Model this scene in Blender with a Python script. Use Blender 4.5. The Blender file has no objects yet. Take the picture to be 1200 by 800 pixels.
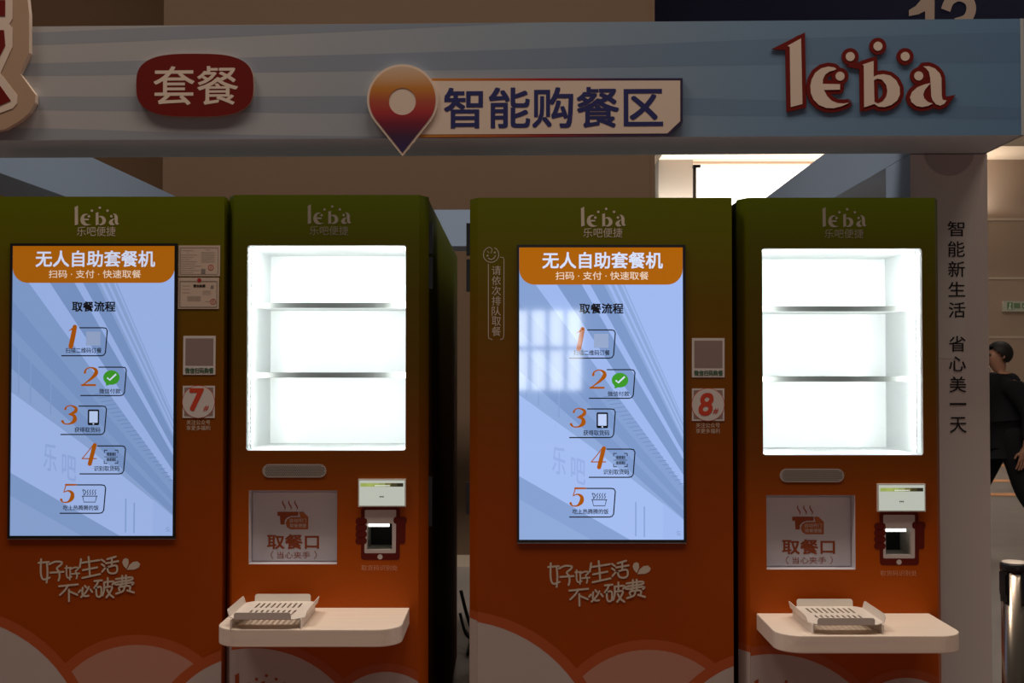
import bpy, math, random
from mathutils import Vector, Matrix
from mathutils.geometry import tessellate_polygon
random.seed(4)
S = bpy.context.scene
C = bpy.context.collection
R = math.radians

# ------------------------------------------------------------------ camera, world, lights
HC, F = 1.5, 1300.0                     # camera height, focal length in pixels of the 1200x800 frame
PITCH = math.atan(30.0 / F)
cam = bpy.data.cameras.new('camera'); cam.sensor_width = 36.0; cam.lens = 36.0 * F / 1200.0
cam.clip_end = 200
co = bpy.data.objects.new('camera', cam); C.objects.link(co)
co.location = (0, 0, HC); co.rotation_euler = (math.pi / 2 + PITCH, 0, 0)
S.camera = co
S.view_settings.view_transform = 'Standard'; S.view_settings.look = 'None'
S.view_settings.gamma = 1.0; S.view_settings.exposure = 0.0; S.view_settings.use_curve_mapping = False
S.cycles.max_bounces = 8; S.cycles.sample_clamp_indirect = 4.0
S.cycles.use_denoising = True

W = bpy.data.worlds.new('hall_air'); S.world = W; W.use_nodes = True
W.node_tree.nodes['Background'].inputs[0].default_value = (1.0, 0.93, 0.84, 1)
W.node_tree.nodes['Background'].inputs[1].default_value = 0.060

def area(name, loc, target, sx, sy, power, col=(1, 1, 1), parent=None):
    l = bpy.data.lights.new(name, 'AREA'); l.shape = 'RECTANGLE'; l.size = sx; l.size_y = sy
    l.energy = power; l.color = col
    o = bpy.data.objects.new(name, l); C.objects.link(o); o.location = loc
    o.rotation_euler = (Vector(target) - Vector(loc)).to_track_quat('-Z', 'Y').to_euler()
    if parent: o.parent = parent
    return o

WARM = (1.0, 0.87, 0.74)
for lx, ly, p in ((-3.5, 2.1, 205), (0.3, 2.1, 185), (3.8, 2.1, 130), (-3.5, 6.3, 13), (1.0, 6.3, 9), (6.0, 12.0, 105)):
    area('hall_lamp', (lx, ly, 8.0), (lx, ly + 0.3, 0), 2.4, 1.2, p, WARM)

# ------------------------------------------------------------------ helpers
def ray(px, py):
    u, v = (px - 600) / F, (400 - py) / F
    return Vector((u, math.cos(PITCH) - v * math.sin(PITCH), math.sin(PITCH) + v * math.cos(PITCH)))
def P(px, py, Y):                        # point of the photograph at distance Y
    d = ray(px, py); t = Y / d.y
    return Vector((d.x * t, Y, HC + d.z * t))

def srgb(r, g, b):
    f = lambda c: c / 12.92 if c <= 0.04045 else ((c + 0.055) / 1.055) ** 2.4
    return tuple(f(x / 255.0) for x in (r, g, b))

MATS = {}
def mat(name, col, rough=0.6, metal=0.0, spec=0.3, emit=None, es=1.0, noise=None, bump=None, stretch=None):
    if name in MATS: return MATS[name]
    m = bpy.data.materials.new(name); m.use_nodes = True; MATS[name] = m
    n, l = m.node_tree.nodes, m.node_tree.links
    b = n['Principled BSDF']
    b.inputs['Base Color'].default_value = (*col, 1); b.inputs['Roughness'].default_value = rough
    b.inputs['Metallic'].default_value = metal; b.inputs['Specular IOR Level'].default_value = spec
    if emit:
        b.inputs['Emission Color'].default_value = (*emit, 1); b.inputs['Emission Strength'].default_value = es
    if noise or bump:
        tc = n.new('ShaderNodeTexCoord'); t = n.new('ShaderNodeTexNoise')
        mp = n.new('ShaderNodeMapping'); mp.inputs['Scale'].default_value = stretch or (1, 1, 1)
        l.new(tc.outputs['Object'], mp.inputs[0]); l.new(mp.outputs[0], t.inputs['Vector'])
        sc, amt = noise or bump
        t.inputs['Scale'].default_value = sc; t.inputs['Detail'].default_value = 4
        if noise:
            r = n.new('ShaderNodeMapRange'); r.inputs[3].default_value = 1 - amt; r.inputs[4].default_value = 1 + amt
            l.new(t.outputs['Fac'], r.inputs[0])
            mx = n.new('ShaderNodeVectorMath'); mx.operation = 'SCALE'; mx.inputs[0].default_value = col
            l.new(r.outputs[0], mx.inputs['Scale']); l.new(mx.outputs[0], b.inputs['Base Color'])
        if bump:
            bp = n.new('ShaderNodeBump'); bp.inputs['Strength'].default_value = bump[1]; bp.inputs['Distance'].default_value = 0.002
            l.new(t.outputs['Fac'], bp.inputs['Height']); l.new(bp.outputs[0], b.inputs['Normal'])
    return m

def ramp_mat(name, axis, stops, rough=0.45, spec=0.3):
    """print whose colour runs along one object axis; stops = [(coordinate, colour)]"""
    if name in MATS: return MATS[name]
    m = mat(name, (0.5, 0.5, 0.5), rough, 0, spec)
    n, l = m.node_tree.nodes, m.node_tree.links
    tc = n.new('ShaderNodeTexCoord'); sx = n.new('ShaderNodeSeparateXYZ'); mr = n.new('ShaderNodeMapRange'); cr = n.new('ShaderNodeValToRGB')
    l.new(tc.outputs['Object'], sx.inputs[0]); l.new(sx.outputs[axis], mr.inputs[0])
    a, b = stops[0][0], stops[-1][0]
    mr.inputs[1].default_value = a; mr.inputs[2].default_value = b
    l.new(mr.outputs[0], cr.inputs[0]); el = cr.color_ramp.elements
    while len(el) < len(stops): el.new(0.5)
    for e, (p, c) in zip(el, stops):
        e.position = (p - a) / (b - a); e.color = (*c, 1)
    l.new(cr.outputs[0], n['Principled BSDF'].inputs['Base Color'])
    return m

def glass_mat():
    if 'clear_glass' in MATS: return MATS['clear_glass']
    m = bpy.data.materials.new('clear_glass'); m.use_nodes = True; MATS['clear_glass'] = m
    n, l = m.node_tree.nodes, m.node_tree.links
    n.remove(n['Principled BSDF'])
    t = n.new('ShaderNodeBsdfTransparent'); g = n.new('ShaderNodeBsdfGlossy'); g.inputs['Roughness'].default_value = 0.02
    fr = n.new('ShaderNodeFresnel'); fr.inputs[0].default_value = 1.3; mx = n.new('ShaderNodeMixShader')
    l.new(fr.outputs[0], mx.inputs[0]); l.new(t.outputs[0], mx.inputs[1]); l.new(g.outputs[0], mx.inputs[2])
    l.new(mx.outputs[0], n['Material Output'].inputs[0])
    return m

_txt = {}
def text_mesh(s):
    if s in _txt: return _txt[s]
    cu = bpy.data.curves.new('glyphs', 'FONT'); cu.body = s; cu.resolution_u = 3
    o = bpy.data.objects.new('glyphs', cu); C.objects.link(o)
    dg = bpy.context.evaluated_depsgraph_get(); dg.update()
    me = o.evaluated_get(dg).to_mesh()
    vs = [(v.co.x, v.co.y) for v in me.vertices]; fs = [tuple(p.vertices) for p in me.polygons]
    o.evaluated_get(dg).to_mesh_clear()
    bpy.data.objects.remove(o); bpy.data.curves.remove(cu)
    _txt[s] = (vs, fs)
    return _txt[s]

def rrect(x0, z0, x1, z1, r, n=6):
    out = []
    for cx, cz, a in ((x1 - r, z1 - r, 0), (x0 + r, z1 - r, 90), (x0 + r, z0 + r, 180), (x1 - r, z0 + r, 270)):
        for i in range(n + 1):
            t = R(a + 90 * i / n); out.append((cx + r * math.cos(t), cz + r * math.sin(t)))
    return out
def disc(cx, cz, rx, rz=None, n=32):
    rz = rz or rx
    return [(cx + rx * math.cos(2 * math.pi * i / n), cz + rz * math.sin(2 * math.pi * i / n)) for i in range(n)]
def ccw(p):
    a = sum(p[i][0] * p[(i + 1) % len(p)][1] - p[(i + 1) % len(p)][0] * p[i][1] for i in range(len(p)))
    return list(p) if a > 0 else list(p)[::-1]
def clip(poly, x0, z0, x1, z1):
    for ax, lim, sg in ((0, x0, 1), (0, x1, -1), (1, z0, 1), (1, z1, -1)):
        out = []
        for i in range(len(poly)):
            a, b = poly[i - 1], poly[i]
            ia, ib = (a[ax] - lim) * sg >= 0, (b[ax] - lim) * sg >= 0
            if ia != ib:
                t = (lim - a[ax]) / (b[ax] - a[ax]); out.append((a[0] + t * (b[0] - a[0]), a[1] + t * (b[1] - a[1])))
            if ib: out.append(b)
        poly = out
        if not poly: break
    return poly
def spline(pts, n=6):
    out = []
    for i in range(len(pts) - 1):
        p0, p1, p2, p3 = pts[max(i - 1, 0)], pts[i], pts[i + 1], pts[min(i + 2, len(pts) - 1)]
        for k in range(n):
            t = k / n
            out.append(tuple(0.5 * (2 * b + (c - a) * t + (2 * a - 5 * b + 4 * c - d) * t * t + (3 * b - a - 3 * c + d) * t ** 3) for a, b, c, d in zip(p0, p1, p2, p3)))
    out.append(tuple(pts[-1]))
    return out

class MB:
    """collects shapes and links them as ONE mesh object"""
    def __init__(s): s.v, s.f, s.m, s.sm, s.mats = [], [], [], [], []
    def mi(s, m):
        if m not in s.mats: s.mats.append(m)
        return s.mats.index(m)
    def face(s, idx, m, smooth=False): s.f.append(tuple(idx)); s.m.append(s.mi(m)); s.sm.append(smooth)
    def add(s, pts): k = len(s.v); s.v.extend(tuple(p) for p in pts); return k
    def box(s, x0, x1, y0, y1, z0, z1, m, skip=''):
        k = s.add([(x, y, z) for z in (z0, z1) for y in (y0, y1) for x in (x0, x1)])
        for nm, q in (('bottom', (0, 2, 3, 1)), ('top', (4, 5, 7, 6)), ('front', (0, 1, 5, 4)), ('back', (2, 6, 7, 3)), ('left', (0, 4, 6, 2)), ('right', (1, 3, 7, 5))):
            if nm not in skip: s.face([k + i for i in q], m)
    def inbox(s, x0, x1, y0, y1, z0, z1, m, mback=None):          # inside of a niche open to the front
        k = s.add([(x, y, z) for z in (z0, z1) for y in (y0, y1) for x in (x0, x1)])
        for q, mm in (((0, 1, 3, 2), m), ((4, 6, 7, 5), m), ((2, 3, 7, 6), mback or m), ((0, 2, 6, 4), m), ((1, 5, 7, 3), m)):
            s.face([k + i for i in q], mm)
    def poly(s, loops, y, th, m, mside=None):                     # flat shape facing -y, holes allowed, th thick
        if isinstance(loops[0][0], (int, float)): loops = [loops]
        loops = [ccw(loops[0])] + [ccw(h)[::-1] for h in loops[1:]]
        if len(loops[0]) < 3: return
        tri = tessellate_polygon([[Vector((x, z, 0)) for x, z in lp] for lp in loops])
        flat = [p for lp in loops for p in lp]
        k = s.add([(x, y, z) for x, z in flat])
        for t in tri:
            a, b, c = (flat[i] for i in t)
            ar = (b[0] - a[0]) * (c[1] - a[1]) - (c[0] - a[0]) * (b[1] - a[1])
            if abs(ar) < 1e-14: continue
            s.face([k + i for i in (t if ar > 0 else t[::-1])], m)
        if th:
            k2 = s.add([(x, y + th, z) for x, z in flat]); o = 0
            for t in tri:
                a, b, c = (flat[i] for i in t)
                ar = (b[0] - a[0]) * (c[1] - a[1]) - (c[0] - a[0]) * (b[1] - a[1])
                if abs(ar) < 1e-14: continue
                s.face([k2 + i for i in (t[::-1] if ar > 0 else t)], mside or m)
            for lp in loops:
                n = len(lp)
                for i in range(n):
                    j = (i + 1) % n
                    s.face((k + o + i, k2 + o + i, k2 + o + j, k + o + j), mside or m)
                o += n
    def text(s, string, rect, y, m, bold=0.0, shear=0.0, skew=0.0):
        """rect = (x0, z0, x1, z1) the written line fills"""
        vs, fs = text_mesh(string)
        sh = [(0, 0)] if not bold else [(bold * a, bold * b) for a in (-1, 1) for b in (-1, 1)] + ([(bold * a, 0) for a in (-1, 1)] + [(0, bold * a) for a in (-1, 1)] if bold > 0.016 else []) + [(0, 0)]
        vv = [(x + shear * z, z) for x, z in vs]
        xs, zs = [p[0] for p in vv], [p[1] for p in vv]
        ax0, ax1, az0, az1 = min(xs) - bold, max(xs) + bold, min(zs) - bold, max(zs) + bold
        x0, z0, x1, z1 = rect
        if x1 < x0: x0, x1 = x1, x0
        if z1 < z0: z0, z1 = z1, z0
        kx, kz = (x1 - x0) / (ax1 - ax0), (z1 - z0) / max(az1 - az0, 1e-6)
        for i, (dx, dz) in enumerate(sh):
            k = s.add([(x0 + (x + dx - ax0) * kx, y - i * 2e-5, z0 + (z + dz - az0) * kz + skew * ((x - ax0) * kx - (x1 - x0) / 2)) for x, z in vv])
            for f in fs: s.face([k + q for q in f], m)
    def stroke(s, pts, w, y, m, n=6, smooth=True, cap=False):
        pp = spline(pts, n) if smooth and len(pts) > 2 else list(pts)
        ws = w if isinstance(w, (list, tuple)) else [w] * len(pts)
        if len(pp) != len(ws): ws = [q[0] for q in spline([(a,) for a in ws], n)]
        L = []
        for i, p in enumerate(pp):
            a, b = pp[max(i - 1, 0)], pp[min(i + 1, len(pp) - 1)]
            d = math.hypot(b[0] - a[0], b[1] - a[1]) or 1
            nx, nz = -(b[1] - a[1]) / d, (b[0] - a[0]) / d
            L.append(((p[0] + nx * ws[i] / 2, y, p[1] + nz * ws[i] / 2), (p[0] - nx * ws[i] / 2, y, p[1] - nz * ws[i] / 2)))
        k = s.add([q for pr in L for q in pr])
        for i in range(len(L) - 1): s.face((k + 2 * i + 1, k + 2 * i + 3, k + 2 * i + 2, k + 2 * i), m)
        if cap:
            s.poly(disc(pp[0][0], pp[0][1], ws[0] / 2, n=12), y - 1e-5, 0, m); s.poly(disc(pp[-1][0], pp[-1][1], ws[-1] / 2, n=12), y - 1e-5, 0, m)
    def tube(s, pts, r, m, n=10, sm=True, samples=6):
        pp = [Vector(p) for p in (spline(pts, samples) if len(pts) > 2 else pts)]
        rings = []; up = Vector((0.13, 0.31, 0.94))
        for i, p in enumerate(pp):
            d = (pp[min(i + 1, len(pp) - 1)] - pp[max(i - 1, 0)]).normalized()
            a = d.cross(up).normalized(); b = d.cross(a)
            rings.append(s.add([p + r * (math.cos(2 * math.pi * q / n) * a + math.sin(2 * math.pi * q / n) * b) for q in range(n)]))
        for i in range(len(rings) - 1):
            for q in range(n): s.face((rings[i] + q, rings[i] + (q + 1) % n, rings[i + 1] + (q + 1) % n, rings[i + 1] + q), m, sm)
        s.face([rings[0] + q for q in range(n)][::-1], m); s.face([rings[-1] + q for q in range(n)], m)
    def lathe(s, prof, m, cx=0, cy=0, n=40, sm=True):
        rings = [s.add([(cx + r * math.cos(2 * math.pi * q / n), cy + r * math.sin(2 * math.pi * q / n), z) for q in range(n)]) for r, z in prof]
        for i in range(len(rings) - 1):
            for q in range(n): s.face((rings[i] + q, rings[i] + (q + 1) % n, rings[i + 1] + (q + 1) % n, rings[i + 1] + q), m, sm)
        s.face([rings[0] + q for q in range(n)][::-1], m); s.face([rings[-1] + q for q in range(n)], m)
    def plan(s, loop, z0, z1, m, mside=None):                     # outline in plan (x, y), extruded upwards
        loop = ccw(loop); n = len(loop)
        k = s.add([(x, y, z0) for x, y in loop] + [(x, y, z1) for x, y in loop])
        s.face([k + i for i in range(n)][::-1], m); s.face([k + n + i for i in range(n)], m)
        for i in range(n): j = (i + 1) % n; s.face((k + i, k + j, k + n + j, k + n + i), mside or m)
    def build(s, name, parent=None, bevel=0.0):
        me = bpy.data.meshes.new(name); me.from_pydata(s.v, [], s.f)
        for m in s.mats: me.materials.append(m)
        me.polygons.foreach_set('material_index', s.m); me.polygons.foreach_set('use_smooth', s.sm)
        me.update()
        o = bpy.data.objects.new(name, me); C.objects.link(o)
        if parent: o.parent = parent
        if bevel:
            b = o.modifiers.new('edge', 'BEVEL'); b.width = bevel; b.segments = 2; b.limit_method = 'ANGLE'
        return o

def tag(o, label=None, cat=None, group=None, kind=None):
    if label: o['label'] = label
    if cat: o['category'] = cat
    if group: o['group'] = group
    if kind: o['kind'] = kind
    return o
def thing(name, label, cat, loc=(0, 0, 0), rz=0, group=None):
    o = bpy.data.objects.new(name, None); C.objects.link(o); o.location = loc; o.rotation_euler = (0, 0, rz)
    o.empty_display_size = 0.1
    return tag(o, label, cat, group)
def struct(mb, name): return tag(mb.build(name), kind='structure')

# ------------------------------------------------------------------ materials
K_WHITE = (0.78, 0.74, 0.71)
m_floor = mat('polished_floor', (0.29, 0.265, 0.25), 0.33, 0, 0.4, noise=(3.0, 0.18))
m_carpet = mat('red_carpet', (0.20, 0.095, 0.080), 0.95, 0, 0.05, noise=(60, 0.25))
m_top = mat('cabinet_top_grey', (0.22, 0.22, 0.22), 0.5)
m_stripe = mat('orange_floor_inlay', (0.75, 0.36, 0.16), 0.4)
m_wall = mat('brown_wall', (0.185, 0.122, 0.082), 0.8, 0, 0.1, noise=(0.7, 0.05))
m_walld = mat('dark_wall', (0.20, 0.118, 0.068), 0.8, 0, 0.1)
m_wallr = mat('stone_panels', (0.46, 0.35, 0.27), 0.7, 0, 0.2, noise=(1.2, 0.06))
m_seam = mat('panel_seam', (0.62, 0.52, 0.42), 0.7)
m_cream = mat('cream_board', (0.70, 0.555, 0.45), 0.55)
m_tan = mat('tan_board', (0.42, 0.28, 0.18), 0.6)
m_red = mat('dark_red_board', (0.150, 0.007, 0.004), 0.6, 0, 0.15)
m_navy = mat('navy_print', (0.022, 0.025, 0.125), 0.5)
m_banner = mat('navy_banner', (0.012, 0.012, 0.045), 0.8)
m_bandig = mat('banner_digits', (0.62, 0.47, 0.38), 0.7)
m_black = mat('black_plastic', (0.012, 0.012, 0.013), 0.35, 0, 0.4)
m_gap = mat('gasket_black', (0.006, 0.005, 0.005), 0.7)
m_blueb = mat('pale_blue_board', (0.31, 0.41, 0.58), 0.6, noise=(1.5, 0.05))
m_pillar = mat('pillar_white', (0.66, 0.59, 0.55), 0.55, 0, 0.25, noise=(1.3, 0.03))
m_pillarg = mat('pillar_grey_print', (0.66, 0.62, 0.58), 0.55)
m_ink = mat('black_ink', (0.015, 0.012, 0.012), 0.5)
m_lam = mat('white_laminate', (0.90, 0.755, 0.625), 0.4, 0, 0.35, noise=(3.0, 0.13), stretch=(1.2, 26, 26))
m_traym = mat('cream_steel', (0.80, 0.72, 0.64), 0.4, 0, 0.4)
m_pale = mat('pale_print', (0.58, 0.49, 0.38), 0.5)
m_white = mat('white_print', (0.47, 0.39, 0.355), 0.5)
m_pink = mat('salmon_print', (0.47, 0.225, 0.155), 0.5)
m_band = mat('orange_band_print', (0.41, 0.080, 0.020), 0.5)
m_orange = mat('orange_print', (0.55, 0.11, 0.012), 0.5)
m_paper = mat('paper', (0.62, 0.56, 0.52), 0.7)
m_taupe = mat('taupe_print', (0.26, 0.19, 0.17), 0.7)
m_greenink = mat('green_ink', (0.06, 0.12, 0.07), 0.6)
m_redink = mat('red_ink', (0.55, 0.05, 0.02), 0.5)
m_grey = mat('grey_steel', (0.42, 0.40, 0.38), 0.4, 0.6, 0.5)
m_hatch = mat('hatch_white', (0.58, 0.535, 0.57), 0.5)
m_brownink = mat('brown_ink', (0.30, 0.055, 0.010), 0.5)
m_maroon = mat('maroon_print', (0.105, 0.008, 0.004), 0.5, 0, 0.15)
m_case = mat('case_white', (0.82, 0.84, 0.84), 0.35, 0, 0.4)
m_caseback = mat('case_back_gloss', (0.82, 0.84, 0.84), 0.2, 0, 0.3)
m_bar = mat('shelf_edge_metal', (0.19, 0.195, 0.187), 0.5, 0.0, 0.3)
m_led = mat('led_chips', (0.9, 0.9, 0.9), 0.5, emit=(0.95, 1.0, 0.98), es=9.0)
m_ledw = mat('led_white', (0.9, 0.9, 0.9), 0.5, emit=(1, 1, 0.97), es=2.5)
m_chrome = mat('chrome', (0.42, 0.34, 0.27), 0.24, 1.0, 0.5)
m_kgrad = ramp_mat('green_to_orange_print', 2, [
    (0.3, (0.345, 0.054, 0.001)), (0.80, (0.315, 0.050, 0.001)), (1.05, (0.285, 0.046, 0.001)), (1.30, (0.220, 0.050, 0.001)),
    (1.52, (0.165, 0.060, 0.001)), (1.72, (0.132, 0.075, 0.0015)), (1.88, (0.118, 0.104, 0.002)), (2.06, (0.112, 0.132, 0.002))], 0.42, 0.13)
m_dgrad = ramp_mat('display_front_gradient', 2, [  # green above, darkest at window height, lighter orange towards the bottom
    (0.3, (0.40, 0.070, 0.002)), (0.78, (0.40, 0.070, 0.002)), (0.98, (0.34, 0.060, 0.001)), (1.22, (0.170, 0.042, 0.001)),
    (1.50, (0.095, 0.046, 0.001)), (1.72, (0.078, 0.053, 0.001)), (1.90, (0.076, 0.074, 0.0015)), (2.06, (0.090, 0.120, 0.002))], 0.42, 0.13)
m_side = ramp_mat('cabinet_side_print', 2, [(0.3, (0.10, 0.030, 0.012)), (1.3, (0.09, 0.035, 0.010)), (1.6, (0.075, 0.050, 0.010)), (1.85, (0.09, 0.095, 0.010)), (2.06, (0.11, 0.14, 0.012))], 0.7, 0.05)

# ------------------------------------------------------------------ the hall
mb = MB(); mb.box(-22, 22, 3.3, 24, -0.1, 0, m_floor); struct(mb, 'floor')
mb = MB(); mb.box(-22, 22, -16, 3.3, -0.1, 0.0, m_carpet); struct(mb, 'floor_carpet')
for i, py in enumerate((545, 563, 579)):
    y = (HC * F) / (py - 430)
    mb = MB(); mb.box(1.5, 14, y - 0.14, y + 0.14, 0.001, 0.006, m_stripe); struct(mb, 'trim_%d' % (i + 1))
YW = 8.4
xa, xb = P(190, 300, YW).x, P(768, 300, YW).x
mb = MB(); mb.box(xa, xb, YW, YW + 1.2, 0, 8, m_wall)
mb.box(P(762, 300, YW).x, P(763.5, 300, YW).x, YW - 0.004, YW, 0, 8, m_walld); struct(mb, 'wall_back')
mb = MB(); mb.box(xa, xb, YW - 0.02, YW, 0, 0.085, m_seam); struct(mb, 'baseboard_back')
mb = MB(); mb.box(-14, xa - 0.002, 11, 11.2, 0, 9, m_walld); struct(mb, 'wall_left')
# far wall with a brightly lit opening, bulkhead over it
YF = 18.0
z_s = P(600, 187, YF).z
x_o0, x_o1 = P(812, 200, YF).x, P(1075, 200, YF).x
mb = MB(); mb.box(xb + 1.3, x_o0, YF, YF + 0.5, 0, z_s, mat('grey_pier', (0.33, 0.295, 0.26), 0.8)); struct(mb, 'wall_far')
mb = MB(); mb.box(x_o1, 16, YF, YF + 0.5, 0, z_s, m_wallr)
for py in (257, 326, 395, 464):
    z = P(1180, py, YF).z; mb.box(x_o1, 16, YF - 0.01, YF, z - 0.018, z + 0.018, m_seam)
struct(mb, 'wall_right')
mb = MB(); mb.box(P(772, 180, YF).x, 16, 16.9, YF + 0.5, z_s, 9.5, mat('bulkhead_plaster', (0.66, 0.53, 0.40), 0.8)); struct(mb, 'ceiling_bulkhead')
mb = MB(); mb.box(x_o0, x_o1, YF - 0.02, YF + 0.02, z_s - 0.07, z_s - 0.03, m_wallr); struct(mb, 'trim_4')
m_corr = mat('corridor_white', (0.86, 0.83, 0.79), 0.6)
mb = MB(); mb.box(x_o0 - 0.6, x_o1 + 0.3, YF + 4, YF + 4.2, 0, 6.6, m_corr)
mb.box(x_o0 - 0.8, x_o0 - 0.6, YF + 0.5, YF + 4.2, 0, 6.6, m_corr); mb.box(x_o1 + 0.3, x_o1 + 0.5, YF + 0.5, YF + 4.2, 0, 6.6, m_corr); struct(mb, 'wall_corridor')
mb = MB(); mb.box(x_o0 - 0.8, x_o1 + 0.5, YF + 0.5, YF + 4.2, 6.6, 6.7, m_corr); struct(mb, 'ceiling_corridor')
area('corridor_lamp', ((x_o0 + x_o1) / 2, YF + 2.0, 3.0), ((x_o0 + x_o1) / 2, YF + 4, 4.0), 3.2, 1.2, 420, (1, 0.95, 0.88))
area('soffit_fill_light', ((x_o0 + x_o1) / 2 - 0.2, YF - 0.25, 3.9), ((x_o0 + x_o1) / 2 - 0.2, YF - 0.5, z_s), 6.0, 0.2, 120, (1, 0.92, 0.82))  # added unseen fill, aimed up to brighten the underside of the bulkhead
# daylight window of the hall behind the camera (mirrored in the right-hand touchscreen)
m_pane = mat('daylight_pane', (0.8, 0.8, 0.8), 0.3, emit=(0.95, 0.98, 1.0), es=12.0)
m_frame = mat('window_frame_dark', (0.15, 0.16, 0.18), 0.5)
mb = MB()
wx, wz, wy = 0.66, 1.62, -15.2
for i in range(4):
    for zz, h in ((0.30, 0.72), (-0.58, 0.80)):
        k = mb.add([(wx - 0.62 + i * 0.36, wy, wz + zz), (wx - 0.62 + i * 0.36 + 0.27, wy, wz + zz), (wx - 0.62 + i * 0.36 + 0.27, wy, wz + zz + h), (wx - 0.62 + i * 0.36, wy, wz + zz + h)])
        mb.face((k + 1, k, k + 3, k + 2), m_pane)
mb.box(wx - 0.75, wx + 0.9, wy - 0.06, wy - 0.01, wz - 0.65, wz + 1.1, m_frame); struct(mb, 'window_1')
mb = MB(); mb.box(-22, 22, wy - 0.5, wy - 0.1, 0, 7, mat('front_wall', (0.22, 0.17, 0.13), 0.8)); struct(mb, 'wall_front')

# hanging hall-number banner
YB = 12.0
bx0 = P(758.5, 10, YB).x
root = thing('hall_banner', 'dark navy hanging banner with the large pale hall number above the booth fascia', 'banner', ((bx0 + 7.4) / 2, YB, 4.9))
dx, dz = root.location.x, root.location.z
mb = MB(); mb.box(bx0 - dx, 7.4 - dx, 0, 0.05, 0, 1.7, m_banner)
def qb(px, py): a = P(px, py, YB); return (a.x - dx, a.z - dz)
mb.poly([qb(*p) for p in ((1065, 19), (1065, 12), (1073, 7), (1079, 0), (1081, -4), (1095, -4), (1095, 58), (1084, 58), (1084, 13), (1076, 17))], -0.004, 0, m_bandig)
mb.stroke([qb(*p) for p in ((1108, 12), (1113, 1), (1124, -4), (1135, 1), (1138, 11), (1133, 22), (1120, 27))], 0.105, -0.004, m_bandig)
mb.stroke([qb(*p) for p in ((1120, 27), (1136, 33), (1139, 44), (1130, 55), (1116, 57), (1106, 47))], 0.105, -0.0045, m_bandig)
mb.build('banner_panel', root)
for x in (bx0 + 0.6, 6.6):
    mb = MB(); mb.tube([(x - dx, 0.025, 1.7), (x - dx, 0.025, 4.6)], 0.012, m_grey); mb.build('hanging_rod', root)

# exit sign on the far wall, small black post by the opening
a, b = P(1174, 365, YF), P(1215, 353, YF)
root = thing('exit_sign', 'small green and white exit sign box mounted on the brown panelled far wall', 'exit sign', ((a.x + b.x) / 2, YF - 0.06, a.z))
w, h = (b.x - a.x) / 2, b.z - a.z
mb = MB(); mb.box(-w, w, 0, 0.05, 0, h, mat('exit_pale', (0.42, 0.40, 0.33), 0.5, emit=(0.3, 0.33, 0.24), es=0.10)); mb.build('housing', root)
mb = MB(); m_eg = mat('exit_green', (0.14, 0.20, 0.11), 0.5, emit=(0.10, 0.18, 0.08), es=0.09)
mb.box(-w + 0.06, -w + 0.15, -0.006, 0, 0.03, h - 0.02, m_eg)
mb.box(-w + 0.17, -w + 0.27, -0.006, 0, 0.05, h - 0.03, m_eg); mb.box(-w + 0.30, w - 0.05, -0.006, 0, 0.05, h - 0.03, m_eg)
mx = mat('exit_white', (0.6, 0.66, 0.52), 0.5, emit=(0.5, 0.55, 0.4), es=0.1)
mb.poly(disc(-w + 0.108, h - 0.045, 0.012), -0.008, 0, mx)
mb.stroke([(-w + 0.105, h - 0.055), (-w + 0.10, h - 0.10), (-w + 0.08, h - 0.135)], 0.016, -0.008, mx); mb.stroke([(-w + 0.10, h - 0.10), (-w + 0.125, h - 0.135)], 0.014, -0.008, mx)
mb.stroke([(-w + 0.32, h / 2), (-w + 0.38, h / 2)], 0.03, -0.008, mx); mb.poly([(-w + 0.36, h / 2 - 0.035), (-w + 0.41, h / 2), (-w + 0.36, h / 2 + 0.035)], -0.0085, 0, mx)
mb.build('sign_face', root)
a = P(814, 231, YF - 0.6)
root = thing('lamp_post', 'thin black post with a small flat top beside the bright opening', 'post', (a.x, YF - 0.6, 0))
zt = P(814, 197, YF - 0.6).z
mb = MB(); mb.lathe([(0.18, 0), (0.18, 0.03), (0.028, 0.04), (0.028, zt)], m_black); mb.build('pole', root)
mb = MB(); mb.box(-0.03, 0.09, -0.05, 0.05, zt, zt + 0.045, m_black); mb.build('lamp_head', root)

# ------------------------------------------------------------------ the booth frame
SL = -0.0254; AL = math.atan(SL); BY0 = 3.5606
def PB(px, py):                          # point of the fascia front: (along, height)
    d = ray(px, py); t = BY0 / (d.y - SL * d.x)
    return (d.x * t / math.cos(AL), HC + d.z * t)
zt = (PB(40, 30)[1] + PB(1190, 23)[1]) / 2; zb = (PB(40, 165)[1] + PB(1190, 157.5)[1]) / 2
xr, xl = PB(1196.5, 90)[0], -2.75
BD = 0.30
booth = thing('booth_frame', 'pale blue exhibition booth frame with long fascia beam and white lettered pillar', 'booth', (0, BY0, 0), AL)
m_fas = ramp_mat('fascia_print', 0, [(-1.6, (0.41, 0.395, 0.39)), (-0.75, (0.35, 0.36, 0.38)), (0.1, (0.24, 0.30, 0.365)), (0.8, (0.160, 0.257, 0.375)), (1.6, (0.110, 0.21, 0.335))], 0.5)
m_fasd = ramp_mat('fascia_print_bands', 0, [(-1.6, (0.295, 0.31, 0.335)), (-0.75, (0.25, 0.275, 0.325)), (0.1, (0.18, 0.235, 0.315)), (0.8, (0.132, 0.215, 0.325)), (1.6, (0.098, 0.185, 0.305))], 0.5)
m_under = mat('beam_underside', (0.58, 0.68, 0.75), 0.6, 0, 0.12)
mb = MB()
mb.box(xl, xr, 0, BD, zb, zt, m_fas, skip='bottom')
k = mb.add([(xl, 0, zb), (xr, 0, zb), (xr, BD, zb), (xl, BD, zb)]); mb.face((k + 3, k + 2, k + 1, k), m_under)
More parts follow.
